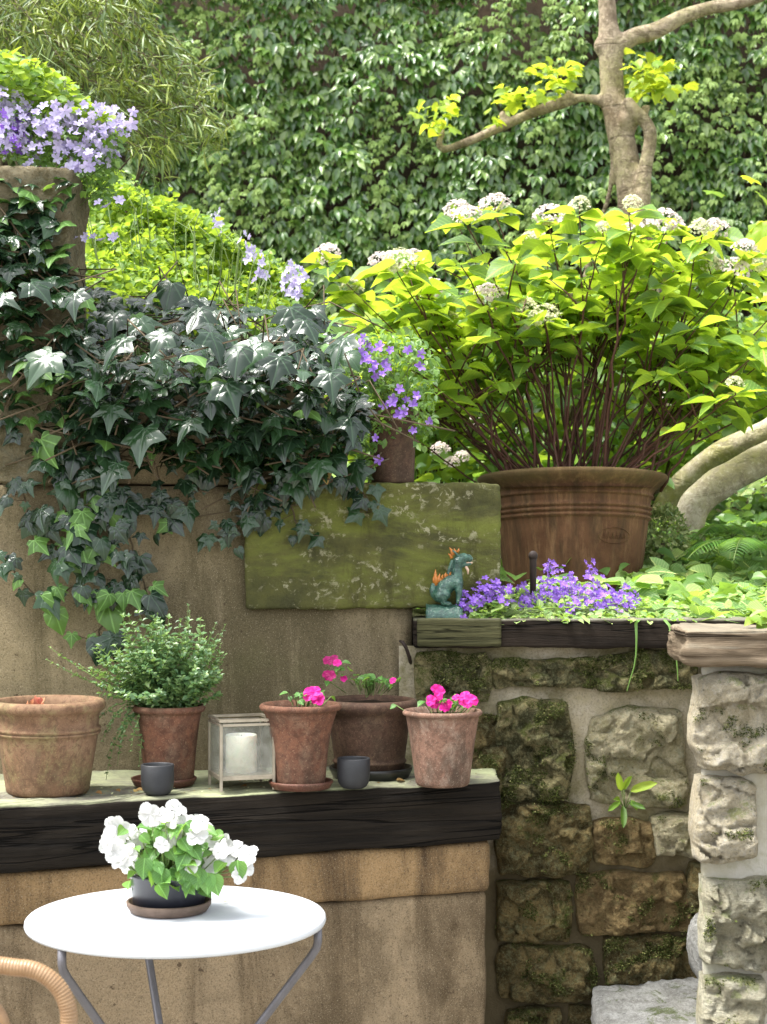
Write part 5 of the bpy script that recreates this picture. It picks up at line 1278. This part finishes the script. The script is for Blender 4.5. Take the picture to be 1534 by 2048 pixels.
# ================================================================== TABLE
YT = 3.41; xT = (353-PX0)/F*YT; zT = EYE-(1829-PY0)/F*YT
tb_ = empty('bistro_table', (xT, YT, 0), 'round white metal bistro table with thin grey folding legs', 'table')
mb = MB(); rT = ppm(299, YT)
mb.lathe([(0, zT-.003), (rT-.02, zT-.003), (rT-.02, zT-.016), (rT-.012, zT-.018), (rT-.002, zT-.016), (rT, zT-.011), (rT-.001, zT-.004), (rT-.004, zT-.0008), (rT-.008, zT), (rT*.5, zT+.0002), (0, zT+.0002)], 160); mb.build('tabletop', M['table_white'], tb_)
mb = MB(); mb.tube([((rT-.035)*math.cos(a), (rT-.035)*math.sin(a), zT-.020) for a in [k*math.pi/36 for k in range(73)]], .005, 8); mb.build('under_ring', M['leg_grey'], tb_)
hub = Vector((0, 0, .33))
for i, ang in enumerate((-8, -131, 112)):
    a = R(ang); u = Vector((math.cos(a), math.sin(a), 0)); rr = rT-.012; rr2 = .045
    P = [u*rr+Vector((0, 0, zT-.017)), u*rr+Vector((0, 0, zT-.045)), u*(rr-.003)+Vector((0, 0, zT-.058)), u*(rr-.014)+Vector((0, 0, zT-.075))]
    e = hub+u*rr2; s0 = P[-1]
    P += [s0*(1-t)+e*t for t in (.1, .35, .7, .95)]+[hub+u*(rr2-.005)+Vector((0, 0, -.03)), hub+u*(rr2+.01)+Vector((0, 0, -.07)), u*.26+Vector((0, 0, .009))]
    mb = MB(); mb.tube(P, .0085, 12); lg = mb.build('leg', M['leg_grey'], tb_)
mb = MB(); mb.lathe([(0, .30), (.036, .30), (.038, .305), (.038, .315), (.036, .32), (0, .32)], 40); mb.build('hub', M['leg_grey'], tb_)
mb = MB(); px_ = at(145, 1893, YT-.22)-tb_.location
mb.tube([Vector((px_.x, px_.y+.02, zT-.018)), Vector((px_.x, px_.y+.02, zT-.028)), Vector((px_.x+.008, px_.y+.02, zT-.030)), Vector((px_.x+.009, px_.y+.02, zT-.018))], .002, 6); mb.build('clip', M['leg_grey'], tb_)
# saucer + pot on the table
YS = YT+.03; xs = (338-PX0)/F*YS; zS = zT+.0008
mb = MB(); rs2 = ppm(85, YS); mb.lathe([(0, 0), (rs2*.84, 0), (rs2*.9, .002), (rs2*.99, .014), (rs2, .021), (rs2-.002, .0225), (rs2-.006, .022), (rs2-.010, .008), (0, .007)], 72)
o = mb.build('saucer', M['brown_saucer'], loc=(xs, YS, zS)); tag(o, 'brown clay saucer in the middle of the white table', 'saucer')
wp2 = empty('potted_white_impatiens', (xs, YS, zS+.008), 'black bowl pot full of white impatiens flowers on the white table', 'potted plant')
mb = MB(); rp = ppm(78, YS); hp = ppm(72, YS)
mb.lathe([(0, 0), (rp*.88, 0), (rp*.91, .003), (rp*.985, hp*.9), (rp+.001, hp*.93), (rp+.001, hp), (rp-.003, hp), (rp-.005, hp*.8), (0, hp*.75)], 80); mb.build('pot', M['blackpot'], wp2)
mb = MB(); mb.lathe([(0, hp*.8), (rp-.006, hp*.78)], 30); mb.build('soil', M['soil'], wp2)
L = Leaves(); mb = MB(); top = zS+.008+hp
for _ in range(230):
    x = random.gauss(345, 46); y = random.uniform(1645, 1770); Y = YS+random.uniform(-.10, .08)
    if y > 1745 and not (260 < x < 440): continue
    if (x > 410 and y < 1670) or x < 245 or x > 465: continue
    q_ = at(x, y, Y); b0 = Vector((xs+(q_.x-xs)*.4, YS+(Y-YS)*.4, top-.01)); mb.tube([b0-wp2.location, q_-wp2.location], .0014, 4)
    L.add(T_OVW[random.randrange(2)], [q_], (random.gauss(0, .7), random.gauss(-.6, .4), random.gauss(-.3, .35)), (random.gauss(0, .35), random.gauss(-.5, .25), .9), random.uniform(.022, .040))
for (x, y, d) in [(290,1715,(-.1,-.4,-1)),(308,1722,(.1,-.4,-1)),(322,1735,(.1,-.4,-1)),(372,1722,(.3,-.4,-.9)),(415,1745,(0,-.4,-1)),(400,1735,(-.2,-.4,-1)),(425,1748,(.3,-.4,-.9)),(475,1720,(.1,-.3,-1))]:
    L.add(T_OVW[1], [at(x, y, YS-.095)], d, (0, -1, .5), .042)
L.build('leaves', M['imp_leaf'], wp2)
blooms = [(222,1675),(240,1655),(250,1690),(232,1705),(262,1665),(275,1680),(245,1725),(258,1712),(215,1690),(228,1660),(300,1628),(315,1640),(330,1630),(352,1618),(345,1640),(308,1660),(322,1690),(290,1670),(335,1680),(385,1645),(400,1650),(380,1665),(395,1672),(368,1650),(410,1668),(395,1720),(410,1735),(385,1725),(430,1715),(425,1735),(365,1735),(445,1700),(450,1680),(455,1715),(435,1690),(485,1705),(495,1715),(490,1735),(470,1700),(478,1750),(500,1705),(270,1740),(370,1690),(350,1665),(262,1730)]
for (x, y) in blooms:
    Y = YS-.06+random.uniform(-.05, .05); q_ = at(x, y, Y); b0 = Vector((xs+(q_.x-xs)*.5, YS+(Y-YS)*.5, top-.005)); mb.tube([b0-wp2.location, q_-wp2.location+Vector((0, .006, -.004))], .0012, 4)
    place(fl_white, q_, (random.gauss(0, .45), -1, random.gauss(.55, .35)), random.uniform(.017, .027), wp2)
mb.build('stems', M['greenstem'], wp2)
mb = MB(); mb.tube([at(460, 1790, YT+.1)*1.0, at(466, 1791, YT+.1)], .002, 5)
# fallen petal
L = Leaves(); L.add(T_SML, [(xT+.082, YT+.10, zT+.004)], (1, .2, 0), (0, 0, 1), .014); o = L.build('fallen_petal', M['cream'], loc=(0, 0, 0)); tag(o, 'tiny pale fallen petal lying on the white table', 'petal')

# ================================================================== rattan chair
YR = 2.62; rc = empty('rattan_chair', ((-140-PX0)/F*YR, YR, 0), 'wrapped rattan chair at the lower left corner, only its rounded back showing', 'chair')
def hoop(xl, xr, zt, rad, zb_, Y=0.0, n=90, lean=.0):
    pts = [Vector((xl, Y, zb_))]
    z_ = zb_
    m = 30
    for k in range(1, m): pts.append(Vector((xl, Y, zb_+(zt-rad-zb_)*k/m)))
    for k in range(0, 25): a = math.pi-math.pi/2*k/24; pts.append(Vector((xl+rad+rad*math.cos(a), Y, zt-rad+rad*math.sin(a))))
    for k in range(1, 30): t = k/30; pts.append(Vector((xl+rad+(xr-xl-2*rad)*t, Y, zt+.012*math.sin(math.pi*t))))
    for k in range(0, 25): a = math.pi/2-math.pi/2*k/24; pts.append(Vector((xr-rad+rad*math.cos(a), Y, zt-rad+rad*math.sin(a))))
    for k in range(1, m+1): pts.append(Vector((xr, Y, zt-rad+(zb_-zt+rad)*k/m)))
    return pts
def resample(pts, step):
    out = [pts[0]]; acc = 0
    for a, b in zip(pts[:-1], pts[1:]):
        l_ = (b-a).length; d_ = step-acc
        while d_ <= l_: out.append(a+(b-a)*(d_/l_)); d_ += step
        acc = (acc+l_) % step
    return out
xr_ = ppm(138-(-140), YR); zt_ = EYE-(1928-PY0)/F*YR
pts = resample(hoop(-xr_, xr_, zt_-.006, .078, .44), .0011)
mb = MB(); mb.tube(pts, [.0128+.0011*abs(math.sin(math.pi*k/4.6)) for k in range(len(pts))], 18); mb.build('back_hoop', M['rattan'], rc)
xi = ppm(8-(-140), YR); pts = resample(hoop(-xi, xi, zt_-.05, .06, .44, .012), .004); mb = MB(); mb.tube(pts, .0085, 12); mb.build('inner_hoop', M['rattan'], rc)
mb = MB(); mb.lathe([(0, .425), (.215, .425), (.225, .43), (.228, .44), (.222, .452), (.2, .455), (0, .450)], 60, c=(0, -.22, 0)); mb.build('seat', M['rattan'], rc)
for sx_ in (-1, 1):
    mb = MB(); mb.tube([(sx_*.2, 0, .44), (sx_*.215, .03, 0)], .0125, 12); mb.build('leg', M['rattan'], rc)
    mb = MB(); mb.tube([(sx_*.18, -.40, .44), (sx_*.2, -.42, 0)], .0125, 12); mb.build('leg', M['rattan'], rc)

for src in (fl_purple3, fl_lav3, fl_purple, fl_lav, fl_pink, fl_dpink, fl_white, *hm): bpy.data.objects.remove(src)
